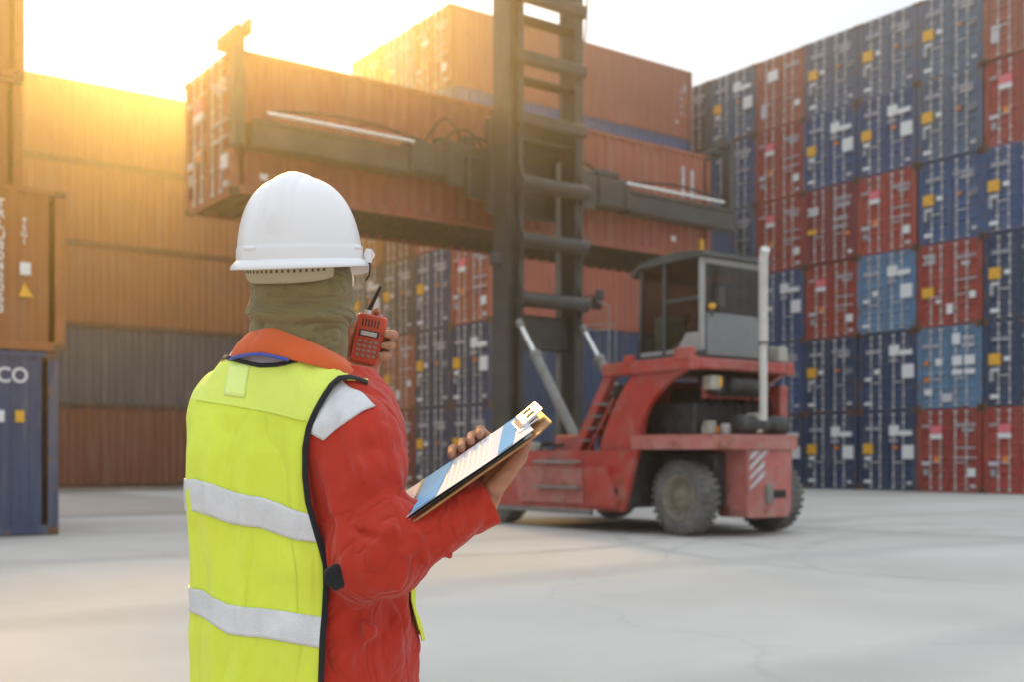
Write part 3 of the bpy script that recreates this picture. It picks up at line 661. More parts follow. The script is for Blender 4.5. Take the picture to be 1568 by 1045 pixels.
# markings on sides of particular containers
side_text(NEAR[0], 'NAECO', CL-.98, 2.40, .33, M['white'], sx=.92)
side_rects(NEAR[0], [(CL-.95, 1.78, CL-.80, 1.96, 'white'), (CL-.64, 1.78, CL-.51, 1.96, 'yellow')])
side_text(NEAR[1], 'TRLU8042053', CL-.96, 2.22, .19, M['white'], True); side_text(NEAR[1], '45G1', CL-.62, 2.02, .13, M['white'], True)
bq = MB(); bq.bbox(CL-.68, -.008, 1.2, CL-.52, .05, 1.4, M['white'], .01); bq.build('decal', NEAR[1]); bq = MB()
bq.add([(CL-.70, -.006, .86), (CL-.48, -.006, .86), (CL-.62, -.006, 1.08)], [(0, 1, 2)], M['yellow']); bq.build('decal', NEAR[1])
side_rects(blk[(1, 4)], [(.5, 1.55, 1.5, 1.95, 'white'), (1.75, 1.5, 2.15, 1.85, 'white'), (2.5, 1.55, 3.3, 1.8, 'pale'), (3.6, 1.5, 4.4, 1.85, 'white')])
side_rects(blk[(1, 5)], [(11.55, 1.9-.3*i, 11.62, 2.02-.3*i, 'pale') for i in range(4)]+[(11.75, 1.5, 11.85, 1.6, 'orange'), (11.75, .9, 11.85, 1.02, 'orange'), (11.72, 2.0, 11.82, 2.3, 'pale'), (11.25, .62, 11.38, .7, 'white')])
side_rects(held, [(11.2, 1.45, 11.28, 2.2, 'pale'), (11.5, 1.45, 11.58, 2.15, 'pale'), (10.85, .38, 11.0, .5, 'white'), (.55, .30, .7, .42, 'white'), (11.8, .2, 11.95, .55, 'yellow')])

# ------------------------------------------------------------------ the worker
FPX = 1680.0
RX, RD_ = -.385, 2.10                     # where the worker stands: right of / ahead of the camera
ROOT = CF*RD_ + CR*RX
def P(px, py, d):                          # a point seen at (px, py) at distance d, in the worker's own frame
    return np.array([(px-784)/FPX*d-RX, d-RD_, CAMZ-(py-700)/FPX*d])
man = empty('person', (ROOT.x, ROOT.y, 0), 'worker seen from behind in white helmet, yellow vest and red overalls, holding a radio', 'person', None, -YAW)

def surface_nets(f, org, h):
    s = f < 0
    c = s[:-1, :-1, :-1].astype(np.int8)
    tot = np.zeros_like(c)
    for i in (0, 1):
        for j in (0, 1):
            for k in (0, 1):
                tot += s[i:s.shape[0]-1+i, j:s.shape[1]-1+j, k:s.shape[2]-1+k]
    act = (tot > 0) & (tot < 8)
    idx = -np.ones(act.shape, np.int64); ii = np.argwhere(act); idx[act] = np.arange(len(ii))
    acc = np.zeros((len(ii), 3)); cnt = np.zeros(len(ii))
    for ax in range(3):
        o1, o2 = [a for a in range(3) if a != ax]
        for u in (0, 1):
            for v in (0, 1):
                a = ii.copy(); a[:, o1] += u; a[:, o2] += v; b = a.copy(); b[:, ax] += 1
                fa = f[a[:, 0], a[:, 1], a[:, 2]]; fb = f[b[:, 0], b[:, 1], b[:, 2]]
                m = (fa < 0) != (fb < 0); t = fa[m]/(fa[m]-fb[m]); p = a[m].astype(float); p[:, ax] += t
                acc[m] += p; cnt[m] += 1
    V = acc/cnt[:, None]*h+np.array(org)
    Q = []
    for ax in range(3):
        o1, o2 = [(1, 2), (2, 0), (0, 1)][ax]
        sl0 = [slice(None)]*3; sl1 = [slice(None)]*3; sl0[ax] = slice(0, -1); sl1[ax] = slice(1, None)
        ch = s[tuple(sl0)] != s[tuple(sl1)]; e = np.argwhere(ch)
        ok = (e[:, o1] > 0) & (e[:, o2] > 0) & (e[:, o1] < act.shape[o1]) & (e[:, o2] < act.shape[o2]); e = e[ok]
        inside = s[e[:, 0], e[:, 1], e[:, 2]]
        def at(d1, d2):
            q = e.copy(); q[:, o1] -= d1; q[:, o2] -= d2; return idx[q[:, 0], q[:, 1], q[:, 2]]
        q = np.stack([at(1, 1), at(0, 1), at(0, 0), at(1, 0)], 1); q[~inside] = q[~inside][:, ::-1]; Q.append(q)
    return V, np.concatenate(Q)
def grid(lo, hi, h):
    xs = [np.arange(lo[i], hi[i]+h, h, dtype=np.float32) for i in range(3)]
    return np.meshgrid(*xs, indexing='ij')
def npmesh(name, V, Q, mats, smooth=True, mi=None):
    me = bpy.data.meshes.new(name); me.from_pydata(V.tolist(), [], Q.tolist())
    for m in mats: me.materials.append(m)
    me.polygons.foreach_set('use_smooth', [smooth]*len(me.polygons))
    if mi is not None: me.polygons.foreach_set('material_index', mi)
    me.update(); return me
def nobj(name, me, parent):
    o = bpy.data.objects.new(name, me); COL.objects.link(o); o.parent = parent; return o
def smin(a, b, k):
    h = np.clip(.5+.5*(b-a)/k, 0, 1); return b*(1-h)+a*h-k*h*(1-h)
def cone(X, Y, Z, a, b, ra, rb):
    a = np.asarray(a, float); b = np.asarray(b, float); d = b-a; L2 = float(d@d)
    t = np.clip(((X-a[0])*d[0]+(Y-a[1])*d[1]+(Z-a[2])*d[2])/L2, 0, 1)
    return np.sqrt((X-a[0]-t*d[0])**2+(Y-a[1]-t*d[1])**2+(Z-a[2]-t*d[2])**2)-(ra+(rb-ra)*t)
def ell(X, Y, Z, c, ax, rad):               # ellipsoid with axes given as three unit vectors
    q = 0
    for u, r in zip(ax, rad): q = q+(((X-c[0])*u[0]+(Y-c[1])*u[1]+(Z-c[2])*u[2])/r)**2
    return (np.sqrt(q)-1)*min(rad)
_rs = np.random.RandomState(5); LAT = _rs.rand(24, 24, 24).astype(np.float32)*2-1
def vnoise(X, Y, Z, f):
    x, y, z = X*f+100, Y*f+100, Z*f+100
    i, j, k = np.floor(x).astype(int), np.floor(y).astype(int), np.floor(z).astype(int); u, v, w_ = x-i, y-j, z-k
    u, v, w_ = u*u*(3-2*u), v*v*(3-2*v), w_*w_*(3-2*w_); o = 0
    for a in (0, 1):
        for b in (0, 1):
            for c in (0, 1):
                o = o+LAT[(i+a) % 24, (j+b) % 24, (k+c) % 24]*(u if a else 1-u)*(v if b else 1-v)*(w_ if c else 1-w_)
    return o
TY = R(19)
Rv = np.array([math.cos(TY), -math.sin(TY), 0]); Fv = np.array([math.sin(TY), math.cos(TY), 0])
def Tb(a, b, z): return Rv*a+Fv*b+np.array([0, 0, z])
SZ = np.array([.66, .78, .90, 1.02, 1.15, 1.25, 1.32, 1.37, 1.41, 1.445, 1.48, 1.54])
SA = np.array([.195, .205, .203, .190, .188, .192, .196, .174, .140, .110, .085, .070])
SB = np.array([.160, .165, .160, .150, .150, .148, .140, .125, .108, .094, .086, .080])
SCa = np.array([0, 0, -.004, -.012, -.024, -.028, -.024, -.026, -.028, -.028, -.028, -.028])
def torso(X, Y, Z):
    a = X*Rv[0]+Y*Rv[1]; b = X*Fv[0]+Y*Fv[1]
    A = np.interp(Z, SZ, SA); B = np.interp(Z, SZ, SB); ca = np.interp(Z, SZ, SCa)
    n = 2.35
    d = ((np.abs((a-ca)/A)**n+np.abs(b/B)**n)**(1/n)-1)*np.minimum(A, B)
    d = np.maximum(d, Z-1.50)
    return np.maximum(d, .62-Z)
# arm joints
SR = P(543, 672, 2.0); ER = P(583, 848, 1.94); WR = P(740, 770, 1.97)
SL = Tb(-.183, .02, 1.335); EL = np.array([-.05, .36, 1.19]); WL = P(556, 598, 2.26)
def seg_noise(X, Y, Z):
    n1 = np.abs(vnoise(X, Y, Z*.55, 10)); n2 = np.abs(vnoise(X+3, Y, Z*.7, 21)); n3 = np.abs(vnoise(X*.7+Z*.7+9, Y, Z*.7-X*.7, 34))
    return .005-.015*np.sqrt(n1*n1+.0015)-.009*np.sqrt(n2*n2+.001)-.003*n3
def arms(X, Y, Z):
    d = cone(X, Y, Z, SR, ER, .074, .067)
    d = smin(d, cone(X, Y, Z, ER, WR, .062, .042), .03)
    d = smin(d, cone(X, Y, Z, ER+np.array([0, 0, .03]), ER+np.array([-.02, 0, -.02]), .066, .064), .02)
    d2 = smin(cone(X, Y, Z, SL, EL, .070, .062), cone(X, Y, Z, EL, WL, .064, .045), .03)
    return np.minimum(d, d2)
def ridge(X, Y, Z, a, b, wd, amp):            # a raised cloth fold running from a to b
    return -amp*np.exp(-np.maximum(cone(X, Y, Z, a, b, 0, 0), 0)**2/(2*wd*wd))
def jacket(X, Y, Z, cut=True):
    d = smin(torso(X, Y, Z), arms(X, Y, Z), .045)
    d = d+seg_noise(X, Y, Z)
    # drag folds at elbow, armpit and forearm
    for (p, q, wd, am) in FOLDS: d = d+ridge(X, Y, Z, p, q, wd*.7, am*1.3)
    rr = np.hypot(X-P(452, 540, 2.1)[0], Y-P(452, 540, 2.1)[1]); d = np.where(rr < .150, np.maximum(d, Z-1.415), d)
    if cut and VEST_CUT is not None:                 # keep the overalls under the vest
        a_ = X*Rv[0]+Y*Rv[1]; b_ = X*Fv[0]+Y*Fv[1]; ins = (b_ < np.where(a_ > 0, np.minimum(np.interp(Z, VEST_CUT[0], VEST_CUT[1])-.004, .0), .01)) & (Z < 1.44) & (torso(X, Y, Z) < .035)
        d = np.where(ins, np.maximum(d, vest_surf(X, Y, Z)+.0045), d)
    # cuff ends
    for W_, E_ in ((WR, ER), (WL, EL)):
        u = (W_-E_)/np.linalg.norm(W_-E_); t = (X-W_[0])*u[0]+(Y-W_[1])*u[1]+(Z-W_[2])*u[2]
        near = np.sqrt((X-W_[0])**2+(Y-W_[1])**2+(Z-W_[2])**2) < .11
        d = np.where(near, np.maximum(d, t-.012), d)
    return d
VEST_CUT = None
def F2(x0, y0, d0, x1, y1, d1): return P(x0, y0, d0), P(x1, y1, d1)
FOLDS = [(*F2(530, 640, 1.93, 560, 760, 1.87), .012, .010), (*F2(590, 660, 1.95, 625, 790, 1.93), .010, .009), (*F2(505, 720, 1.93, 530, 860, 1.88), .012, .012),
         (*F2(640, 800, 1.90, 610, 900, 1.88), .009, .012), (*F2(600, 810, 1.87, 560, 870, 1.87), .012, .010), (*F2(620, 850, 1.87, 690, 800, 1.93), .008, .010),
         (*F2(660, 880, 1.90, 640, 820, 1.88), .007, .009), (*F2(690, 855, 1.93, 665, 800, 1.92), .006, .009), (*F2(708, 820, 1.96, 690, 785, 1.94), .006, .005),
         (*F2(550, 690, 1.90, 590, 720, 1.9), .010, -.006), (*F2(510, 800, 1.92, 590, 830, 1.86), .010, -.008),
         (*F2(560, 960, 1.93, 640, 1030, 1.98), .014, .010), (*F2(520, 930, 1.92, 560, 1040, 1.92), .014, -.008), (*F2(600, 940, 1.95, 530, 1010, 1.92), .012, .008)]
def fabric(name, col, weave=900, bump=.25, sheen=.15, var=.05, rough=.85, spec=.25):
    m = mat(name, col, rough, var=var, scale=9, sheen=sheen, spec=spec)
    n = m.node_tree.nodes; l = m.node_tree.links; b = n['Principled BSDF']; tc = n['Texture Coordinate']
    vz = n.new('ShaderNodeTexNoise'); vz.inputs['Scale'].default_value = weave; n2 = n.new('ShaderNodeTexNoise'); n2.inputs['Scale'].default_value = 38; n2.inputs['Detail'].default_value = 5
    l.new(tc.outputs['Object'], vz.inputs['Vector']); l.new(tc.outputs['Object'], n2.inputs['Vector'])
    b1 = n.new('ShaderNodeBump'); b1.inputs['Strength'].default_value = bump; b1.inputs['Distance'].default_value = .0008
    b2 = n.new('ShaderNodeBump'); b2.inputs['Strength'].default_value = .5; b2.inputs['Distance'].default_value = .004
    l.new(vz.outputs[0], b1.inputs['Height']); l.new(n2.outputs[0], b2.inputs['Height']); l.new(b2.outputs[0], b1.inputs['Normal']); l.new(b1.outputs[0], b.inputs['Normal'])
    return m
RED = fabric('red_cotton', (.48, .034, .018))
def wrinkles(m, sc, dist, st=.8, stretch=(1, 1, .45)):     # fine creased cloth
    n = m.node_tree.nodes; l = m.node_tree.links; b = n['Principled BSDF']; tc = n['Texture Coordinate']
    mp = n.new('ShaderNodeMapping'); mp.inputs['Scale'].default_value = stretch; mp.inputs['Rotation'].default_value = (.3, .5, 0); l.new(tc.outputs['Object'], mp.inputs[0])
    nz = n.new('ShaderNodeTexNoise'); nz.inputs['Scale'].default_value = sc; nz.inputs['Detail'].default_value = 2.5; nz.inputs['Distortion'].default_value = 1.2; l.new(mp.outputs[0], nz.inputs['Vector'])
    a = n.new('ShaderNodeMath'); a.operation = 'SUBTRACT'; a.inputs[1].default_value = .5; l.new(nz.outputs[0], a.inputs[0])
    c = n.new('ShaderNodeMath'); c.operation = 'ABSOLUTE'; l.new(a.outputs[0], c.inputs[0])
    q = n.new('ShaderNodeMath'); q.operation = 'POWER'; q.inputs[1].default_value = .7; l.new(c.outputs[0], q.inputs[0])
    bp = n.new('ShaderNodeBump'); bp.inputs['Strength'].default_value = st; bp.inputs['Distance'].default_value = dist; l.new(q.outputs[0], bp.inputs['Height'])
    old = b.inputs['Normal'].links[0].from_node; l.new(old.outputs[0], bp.inputs['Normal']); l.new(bp.outputs[0], b.inputs['Normal'])
wrinkles(RED, 10, .030, .7); COLLAR = fabric('orange_red_cotton', (.66, .12, .035)); OLIVE = fabric('olive_knit', (.21, .17, .075), weave=500, sheen=.2)
HV = fabric('hi_vis_mesh', (.72, .83, .080), weave=650, bump=.5, sheen=.1); HV2 = fabric('hi_vis_yoke', (.76, .88, .15), weave=700, bump=.3)
wrinkles(HV, 8, .022, .7, (1, 1, .25)); wrinkles(HV2, 7, .012, .6, (1, 1, .4)); wrinkles(OLIVE, 11, .022, .8, (.5, .5, 1.6)); wrinkles(COLLAR, 9, .014, .6)
REFL = mat('reflective_tape', (.74, .75, .78), .34, .15, var=.08, scale=22, bump=.4, bscale=400, dirt=(.58, .58, .58), dscale=9, damt=.4); TRIM = fabric('black_binding', (.018, .020, .024))
LILAC = fabric('lilac_lining', (.55, .50, .60)); BLUE = fabric('blue_piping', (.06, .10, .45))
SKIN = mat('skin', (.46, .235, .15), .7, var=.14, scale=60, bump=.3, bscale=220, spec=.2); SKIN.node_tree.nodes['Principled BSDF'].inputs['Subsurface Weight'].default_value = .08
SKIN.node_tree.nodes['Principled BSDF'].inputs['Subsurface Radius'].default_value = (.01, .004, .002)
NAIL = mat('nail', (.62, .38, .31), .35)
BOOT = mat('boot_leather', (.03, .025, .02), .5)

# --- clipboard and radio frames (the hands close on them)
N0 = P(630, 801, 1.885); N1 = P(843, 652, 1.885); Lx = N1-N0; BL = float(np.linalg.norm(Lx)); Lx /= BL
Wy = np.array([-.117*1.0, 1, 0]); Wy[2] = -Wy[0]*Lx[0]/Lx[2]; Wy /= np.linalg.norm(Wy); Nz = np.cross(Lx, Wy); Nz /= np.linalg.norm(Nz)
if Nz[2] < 0: Nz = -Nz
BW = .215
def BP(s, w_, n): return N0+Lx*s+Wy*w_+Nz*n
RC = P(565, 520, 2.27); RU = np.array([.19, -.10, .97]); RU /= np.linalg.norm(RU); RRt = np.cross(RU, np.array([0, 1., 0])); RRt = -RRt if RRt[0] < 0 else RRt; RRt /= np.linalg.norm(RRt); RN = np.cross(RRt, RU); RN /= np.linalg.norm(RN)
if RN[1] > 0: RN = -RN                      # face of the radio looks back to the worker
def RP(r, u, n): return RC+RRt*r+RU*u+RN*n

# --- body: one continuous surface (head, neck, trunk, arms, hands, legs)
def build_body():
    V = []; Q = []; off = 0
    hd = Fh
    def body(X, Y, Z):
        d = ell(X, Y, Z, HC, (Fh, Rh, Uh), (.095, .075, .115))
        d = smin(d, ell(X, Y, Z, HC+Fh*.03-Uh*.06, (Fh, Rh, Uh), (.07, .055, .06)), .02)
        d = smin(d, cone(X, Y, Z, HC+Fh*.10-Uh*.015, HC+Fh*.108-Uh*.035, .009, .014), .01)      # nose
        d = smin(d, cone(X, Y, Z, HC+Fh*.085-Uh*.065-Rh*.02, HC+Fh*.085-Uh*.065+Rh*.02, .009, .009), .008)  # lips
        d = np.maximum(d, -np.minimum(cone(X, Y, Z, HC+Fh*.105+Rh*.03, HC+Fh*.105+Rh*.031, .012, .012), cone(X, Y, Z, HC+Fh*.105-Rh*.03, HC+Fh*.105-Rh*.031, .012, .012)))
        for s_ in (-1, 1): d = smin(d, ell(X, Y, Z, HC+Rh*.078*s_, (Fh, Rh, Uh), (.018, .008, .03)), .006)
        d = smin(d, cone(X, Y, Z, HC-Uh*.06-Fh*.02, Tb(-.028, 0, 1.40), .058, .065), .03)
        d = smin(d, torso(X, Y, Z)+.03, .04)
        d = smin(d, np.minimum(cone(X, Y, Z, SR, ER, .05, .04), cone(X, Y, Z, SL, EL, .05, .04)), .03)
        d = smin(d, np.minimum(cone(X, Y, Z, ER, WR, .04, .027), cone(X, Y, Z, EL, WL, .04, .027)), .015)
        for s_ in (-1, 1):
            hp = Tb(.09*s_, 0, .78); kn = Tb(.10*s_, .02, .48); an = Tb(.11*s_, 0, .09)
            d = smin(d, cone(X, Y, Z, hp, kn, .085, .055), .03); d = smin(d, cone(X, Y, Z, kn, an, .055, .035), .02)
        return d
    h = .008; X, Y, Z = grid((-.36, -.32, .03), (.42, .50, 1.80), h)
    v, q = surface_nets(body(X, Y, Z), (X[0, 0, 0], Y[0, 0, 0], Z[0, 0, 0]), h); V.append(v); Q.append(q); off = len(v)
    def hand(prims, lo, hi, nails):
        nonlocal off
        h = .0015; X, Y, Z = grid(lo, hi, h); d = None
        for grp in prims:
            g = None
            for (a, b, ra, rb) in grp:
                c = cone(X, Y, Z, a, b, ra, rb); g = c if g is None else smin(g, c, .004)
            d = g if d is None else smin(d, g, .005)
        d = d+vnoise(X, Y, Z, 90)*.0005
        v, q = surface_nets(d, (X[0, 0, 0], Y[0, 0, 0], Z[0, 0, 0]), h)
        V.append(v); Q.append(q+off); off += len(v)
        return v
    def chain(pts, rs): return [(pts[i], pts[i+1], rs[i], rs[i+1]) for i in range(len(pts)-1)]
    # right hand under the clipboard
    s0 = [.140, .163, .185, .205]; ln = [0, .004, .003, -.004]
    prims = []
    wr = WR
    palm = [(wr, BP(.165, .10, -.042), .027, .022), (wr, BP(.150, .155, -.030), .024, .013), (wr, BP(.20, .15, -.030), .026, .013), (BP(.150, .155, -.030), BP(.20, .15, -.030), .013, .013), (BP(.155, .10, -.036), BP(.195, .10, -.036), .017, .017)]
    prims.append(palm)
    for i, s_ in enumerate(s0):
        s_ -= .012
        prims.append(chain([BP(s_+.006, .150, -.026), BP(s_+.002, .212+ln[i], -.026), BP(s_-.002, .250+ln[i]*.5, -.008), BP(s_-.008, .246+ln[i]*.4, .021), BP(s_-.014, .216, .0195)], [.0125, .0108, .0102, .0094, .0082]))
    prims.append(chain([wr+(BP(.20, .05, -.03)-wr)*.35, BP(.215, .065, -.030), BP(.240, .085, -.017), BP(.252, .105, -.013)], [.018, .013, .011, .0085]))
    pts = np.array([p for g in prims for c in g for p in (c[0], c[1])]); hand(prims, pts.min(0)-.03, pts.max(0)+.03, None)
    # left hand round the radio
    prims = [[(WL, RP(.006, -.040, -.034), .027, .020), (WL, RP(-.024, -.030, -.026), .022, .014), (RP(-.020, .000, -.032), RP(.016, .005, -.032), .014, .013), (WL, RP(.018, -.030, -.030), .022, .013), (RP(-.024, -.030, -.026), RP(-.020, .005, -.030), .016, .012), (RP(.018, -.03, -.03), RP(.018, .01, -.03), .013, .012)]]
    prims.append(chain([RP(-.012, .006, -.030), RP(-.004, .040, -.030), RP(.004, .058, -.016), RP(.006, .062, -.004)], [.011, .0092, .0082, .0066]))
    for u, e in ((.018, .003), (-.006, .002), (-.028, -.002)):
        prims.append(chain([RP(.010, u-.008, -.030), RP(.036+e, u, -.026), RP(.0445+e, u+.002, -.006), RP(.040+e, u+.001, .010), RP(.032+e, u-.001, .018)], [.0115, .0095, .0088, .0080, .0068]))
    prims.append(chain([WL+(RP(-.04, -.05, -.01)-WL)*.4, RP(-.040, -.048, -.012), RP(-.0425, -.014, -.004), RP(-.040, .012, .006), RP(-.037, .022, .009)], [.019, .0155, .0115, .0098, .0080]))
    pts = np.array([p for g in prims for c in g for p in (c[0], c[1])]); hand(prims, pts.min(0)-.03, pts.max(0)+.03, None)
    return nobj('body', npmesh('body', np.concatenate(V), np.concatenate(Q), [SKIN]), man)
HY_ = R(10); HPITCH = R(9)
Fh = np.array([math.sin(HY_)*math.cos(HPITCH), math.cos(HY_)*math.cos(HPITCH), math.sin(HPITCH)]); Rh = np.array([math.cos(HY_), -math.sin(HY_), 0]); Uh = np.cross(Rh, Fh)
HC = P(462, 440, 2.12)
build_body()

def sdf_part(name, fn, lo, hi, h, mats, parent=man, mi=None):
    X, Y, Z = grid(lo, hi, h); v, q = surface_nets(fn(X, Y, Z), (X[0, 0, 0], Y[0, 0, 0], Z[0, 0, 0]), h)
    return nobj(name, npmesh(name, v, q, mats), parent)
def legs(X, Y, Z):
    d = None
    for s_ in (-1, 1):
        c = smin(cone(X, Y, Z, Tb(.095*s_, 0, .74), Tb(.105*s_, .02, .48), .115, .085), cone(X, Y, Z, Tb(.105*s_, .02, .48), Tb(.11*s_, 0, .14), .085, .075), .02); d = c if d is None else smin(d, c, .02)
    return np.maximum(np.minimum(d, torso(X, Y, Z)+.004)+seg_noise(X, Y, Z), np.maximum(.10-Z, Z-.66))
sdf_part('trouser_leg', legs, (-.36, -.32, .08), (.36, .34, .68), .009, [RED])
def boots(X, Y, Z):
    d = None
    for s_ in (-1, 1):
        c = smin(cone(X, Y, Z, Tb(.11*s_, -.02, .06), Tb(.115*s_, .16, .045), .052, .045), cone(X, Y, Z, Tb(.11*s_, 0, .08), Tb(.11*s_, 0, .2), .05, .052), .02); d = c if d is None else np.minimum(d, c)
    return np.maximum(d, -Z+.002)
sdf_part('boot', boots, (-.30, -.25, -.02), (.36, .36, .27), .006, [BOOT])

# --- balaclava and neck
BFOLD = [[(388, 468), (420, 476), (460, 474), (505, 458)], [(392, 482), (425, 492), (470, 488), (520, 468)], [(400, 500), (440, 506), (490, 500), (528, 480)], [(470, 516), (500, 512), (530, 496)], [(385, 452), (410, 458), (445, 458)]]
def bal(X, Y, Z):
    d = ell(X, Y, Z, HC+Uh*.01, (Fh, Rh, Uh), (.105, .095, .120))
    d = smin(d, cone(X, Y, Z, HC-Uh*.055-Fh*.012, P(452, 560, 2.09), .090, .088), .03)
    d = smin(d, cone(X, Y, Z, HC+Fh*.045-Uh*.05, HC+Fh*.03-Uh*.10, .066, .060), .03)
    zz = Z*135+vnoise(X, Y, Z, 10)*3.2+(X*Rh[0]+Y*Rh[1])*18
    env = np.exp(-((Z-1.508)/.030)**2)+.35*np.exp(-((Z-1.55)/.03)**2)
    d = d-np.abs(np.sin(zz*.5))**2*.011*env+vnoise(X, Y, Z, 16)*.004-.006*np.abs(vnoise(X, Y+2, Z, 20))
    for pl in BFOLD:
        for p0, p1 in zip(pl[:-1], pl[1:]): d = d+ridge(X, Y, Z, P(*p0, 2.015), P(*p1, 2.015), .0055, .0075)
    eye = HC+Fh*.12+Uh*.02
    return np.maximum(d, -cone(X, Y, Z, eye-Rh*.045, eye+Rh*.045, .022, .022))
hat0 = HC+Uh*.0
sdf_part('balaclava', bal, P(350, 600, 2.1)-np.array([.02, .2, .02]), P(600, 300, 2.1)+np.array([.02, .2, .0]), .0028, [OLIVE])

# --- raycast on the torso (for vest and tapes)
def vestf(X, Y, Z):
    d = torso(X, Y, Z)
    return smin(d, cone(X, Y, Z, SL, SL+(EL-SL)*.3, .070, .065), .045)-.006
def foldamt(X, Y, Z):
    a = X*Rv[0]+Y*Rv[1]; b = X*Fv[0]+Y*Fv[1]; low = np.clip((1.33-Z)/.15, 0, 1)
    g = lambda c, w_: np.exp(-np.sqrt(((a-c)/w_)**2+.12)*1.4)
    back = np.where(b < 0, 1, .6)
    k = .020*g(-.118+.05*(1.3-Z), .026)+.026*g(-.035-.02*(1.2-Z), .020)+.014*g(.055+.05*(1.2-Z), .03)+.012*g(-.175, .02)
    k = k+.004*np.sin(Z*55+a*14)*np.exp(-((Z-1.04)/.09)**2)*np.clip(a*8+.6, 0, 1)
    return k*low*back+(vnoise(X, Y, Z, 7)+1)*.0025+.010*np.abs(vnoise(X+5, Y, Z*.3, 11))*low+.005*np.abs(vnoise(X, Y+4, Z*.5, 24))
def vest_surf(X, Y, Z): return vestf(X, Y, Z)-foldamt(X, Y, Z)
def cast(px, py, off=0.0):                   # first hit on the vest surface of the line of sight through a photo point
    px = np.asarray(px, float); py = np.asarray(py, float)
    o = np.array([-RX, -RD_, CAMZ]); D = np.stack([(px-784)/FPX, np.ones_like(px), -(py-700)/FPX], -1)
    t = np.full(px.shape, 1.6)
    for _ in range(160):
        p = o+D*t[..., None]; d = vest_surf(p[..., 0], p[..., 1], p[..., 2])-off; t = t+d*.5
        t = np.minimum(t, 2.6)
    return o+D*t[..., None]
def resample(pl, n):
    pl = np.array(pl, float); s = np.r_[0, np.cumsum(np.hypot(*np.diff(pl, axis=0).T))]; u = np.linspace(0, s[-1], n)
    return np.interp(u, s, pl[:, 0]), np.interp(u, s, pl[:, 1])
# armhole / side opening of the back panel, and the front panel edge
EDGE = [(520, 582), (508, 592), (496, 610), (484, 632), (474, 655), (468, 690), (468, 730), (472, 770), (482, 806), (491, 838), (498, 868), (499, 900), (497, 940), (494, 980), (492, 1045)]
ex, ey = resample(EDGE, 60); E3 = cast(ex, ey)
eb = E3@Fv; ez = E3[:, 2]; ea = E3@Rv
# extend below the frame
ez2 = np.r_[ez, .70]; eb2 = np.r_[eb, eb[-1]]; o_ = np.argsort(ez2); ez2, eb2 = ez2[o_], eb2[o_]
VEST_CUT = (ez2, eb2)
jk = sdf_part('overalls', jacket, (-.36, -.34, .62), (.42, .50, 1.50), .0036, [RED])
def keep_vest(p):
    a = p@Rv; b = p@Fv; z = p[:, 2]
    bb = np.interp(z, ez2, eb2); bf = np.interp(z, [.66, .86, .93, 1.0, 1.2, 1.36], [.06, .06, .045, .035, .03, .02])
    hole = (a > 0) & (b > bb) & (b < bf) & (z < 1.383)
    hole |= (a > .165) & (z > 1.30) & (b > bb)
    al = np.interp(z, [.66, 1.2, 1.36], [0.02, 0.02, 0.02])
    hole |= (a < -.10) & (b > al) & (b < al+.10) & (z < 1.36) & (z > 1.0)
    hole |= (a > .02) & (b > -.03) & (z < .895)
    hole |= (a > .09) & (b > -.02) & (z > 1.02)
    hole |= (a > .095) & (b > -.045) & (z > 1.30)
    neck = (z > NECKZ(a, b))
    front = (b > .02) & (np.abs(a+.028) < .055*np.clip((z-1.15)/.25, 0, 1))
    return ~(hole | neck | front)
def NECKZ(a, b):                              # neck opening: higher at the sides, dipping at the back
    r = np.hypot(a+.028, b); return np.where(r < .142, 1.405+.02*np.clip(b/.1, -1, 1)*-1, 9)
h = .0042; X, Y, Z = grid((-.36, -.34, .70), (.36, .34, 1.52), h)
v, q = surface_nets(vest_surf(X, Y, Z), (X[0, 0, 0], Y[0, 0, 0], Z[0, 0, 0]), h)
def keep_neck(p):
    # visible neckline traced as a curve: keep what lies below it
    return p
NK = [(345, 548), (372, 556), (400, 562), (425, 561), (450, 556), (470, 551), (500, 562), (530, 574), (552, 582)]
nx, ny = resample(NK, 40); NK3 = cast(nx, ny)
fc = v[q].mean(1); kp = keep_vest(fc)
# cut above the neckline in (angle round the neck, height)
nc = Tb(-.028, 0, 0)
ang = np.arctan2((NK3-nc)@Rv, -((NK3-nc)@Fv)); oa = np.argsort(ang); fa = np.arctan2((fc-nc)@Rv, -((fc-nc)@Fv))
nzv = np.interp(fa, ang[oa], NK3[oa, 2], left=NK3[oa[0], 2], right=NK3[oa[-1], 2]-.0)
kp &= fc[:, 2] < nzv
keepq = q[kp]; used = np.unique(keepq); rm = -np.ones(len(v), int); rm[used] = np.arange(len(used))
seamz = cast(np.array([300, 350, 420, 470.]), np.array([612, 620, 633, 645.]))
sa = seamz@Rv; fk = fc[kp]; mi = (fk[:, 2] > np.interp(fk@Rv, sa, seamz[:, 2])).astype(int)
vest = nobj('hi_vis_vest', npmesh('hi_vis_vest', v[used], rm[keepq], [HV, HV2], True, mi), man)
sol = vest.modifiers.new('thickness', 'SOLIDIFY'); sol.thickness = .002; sol.offset = 1

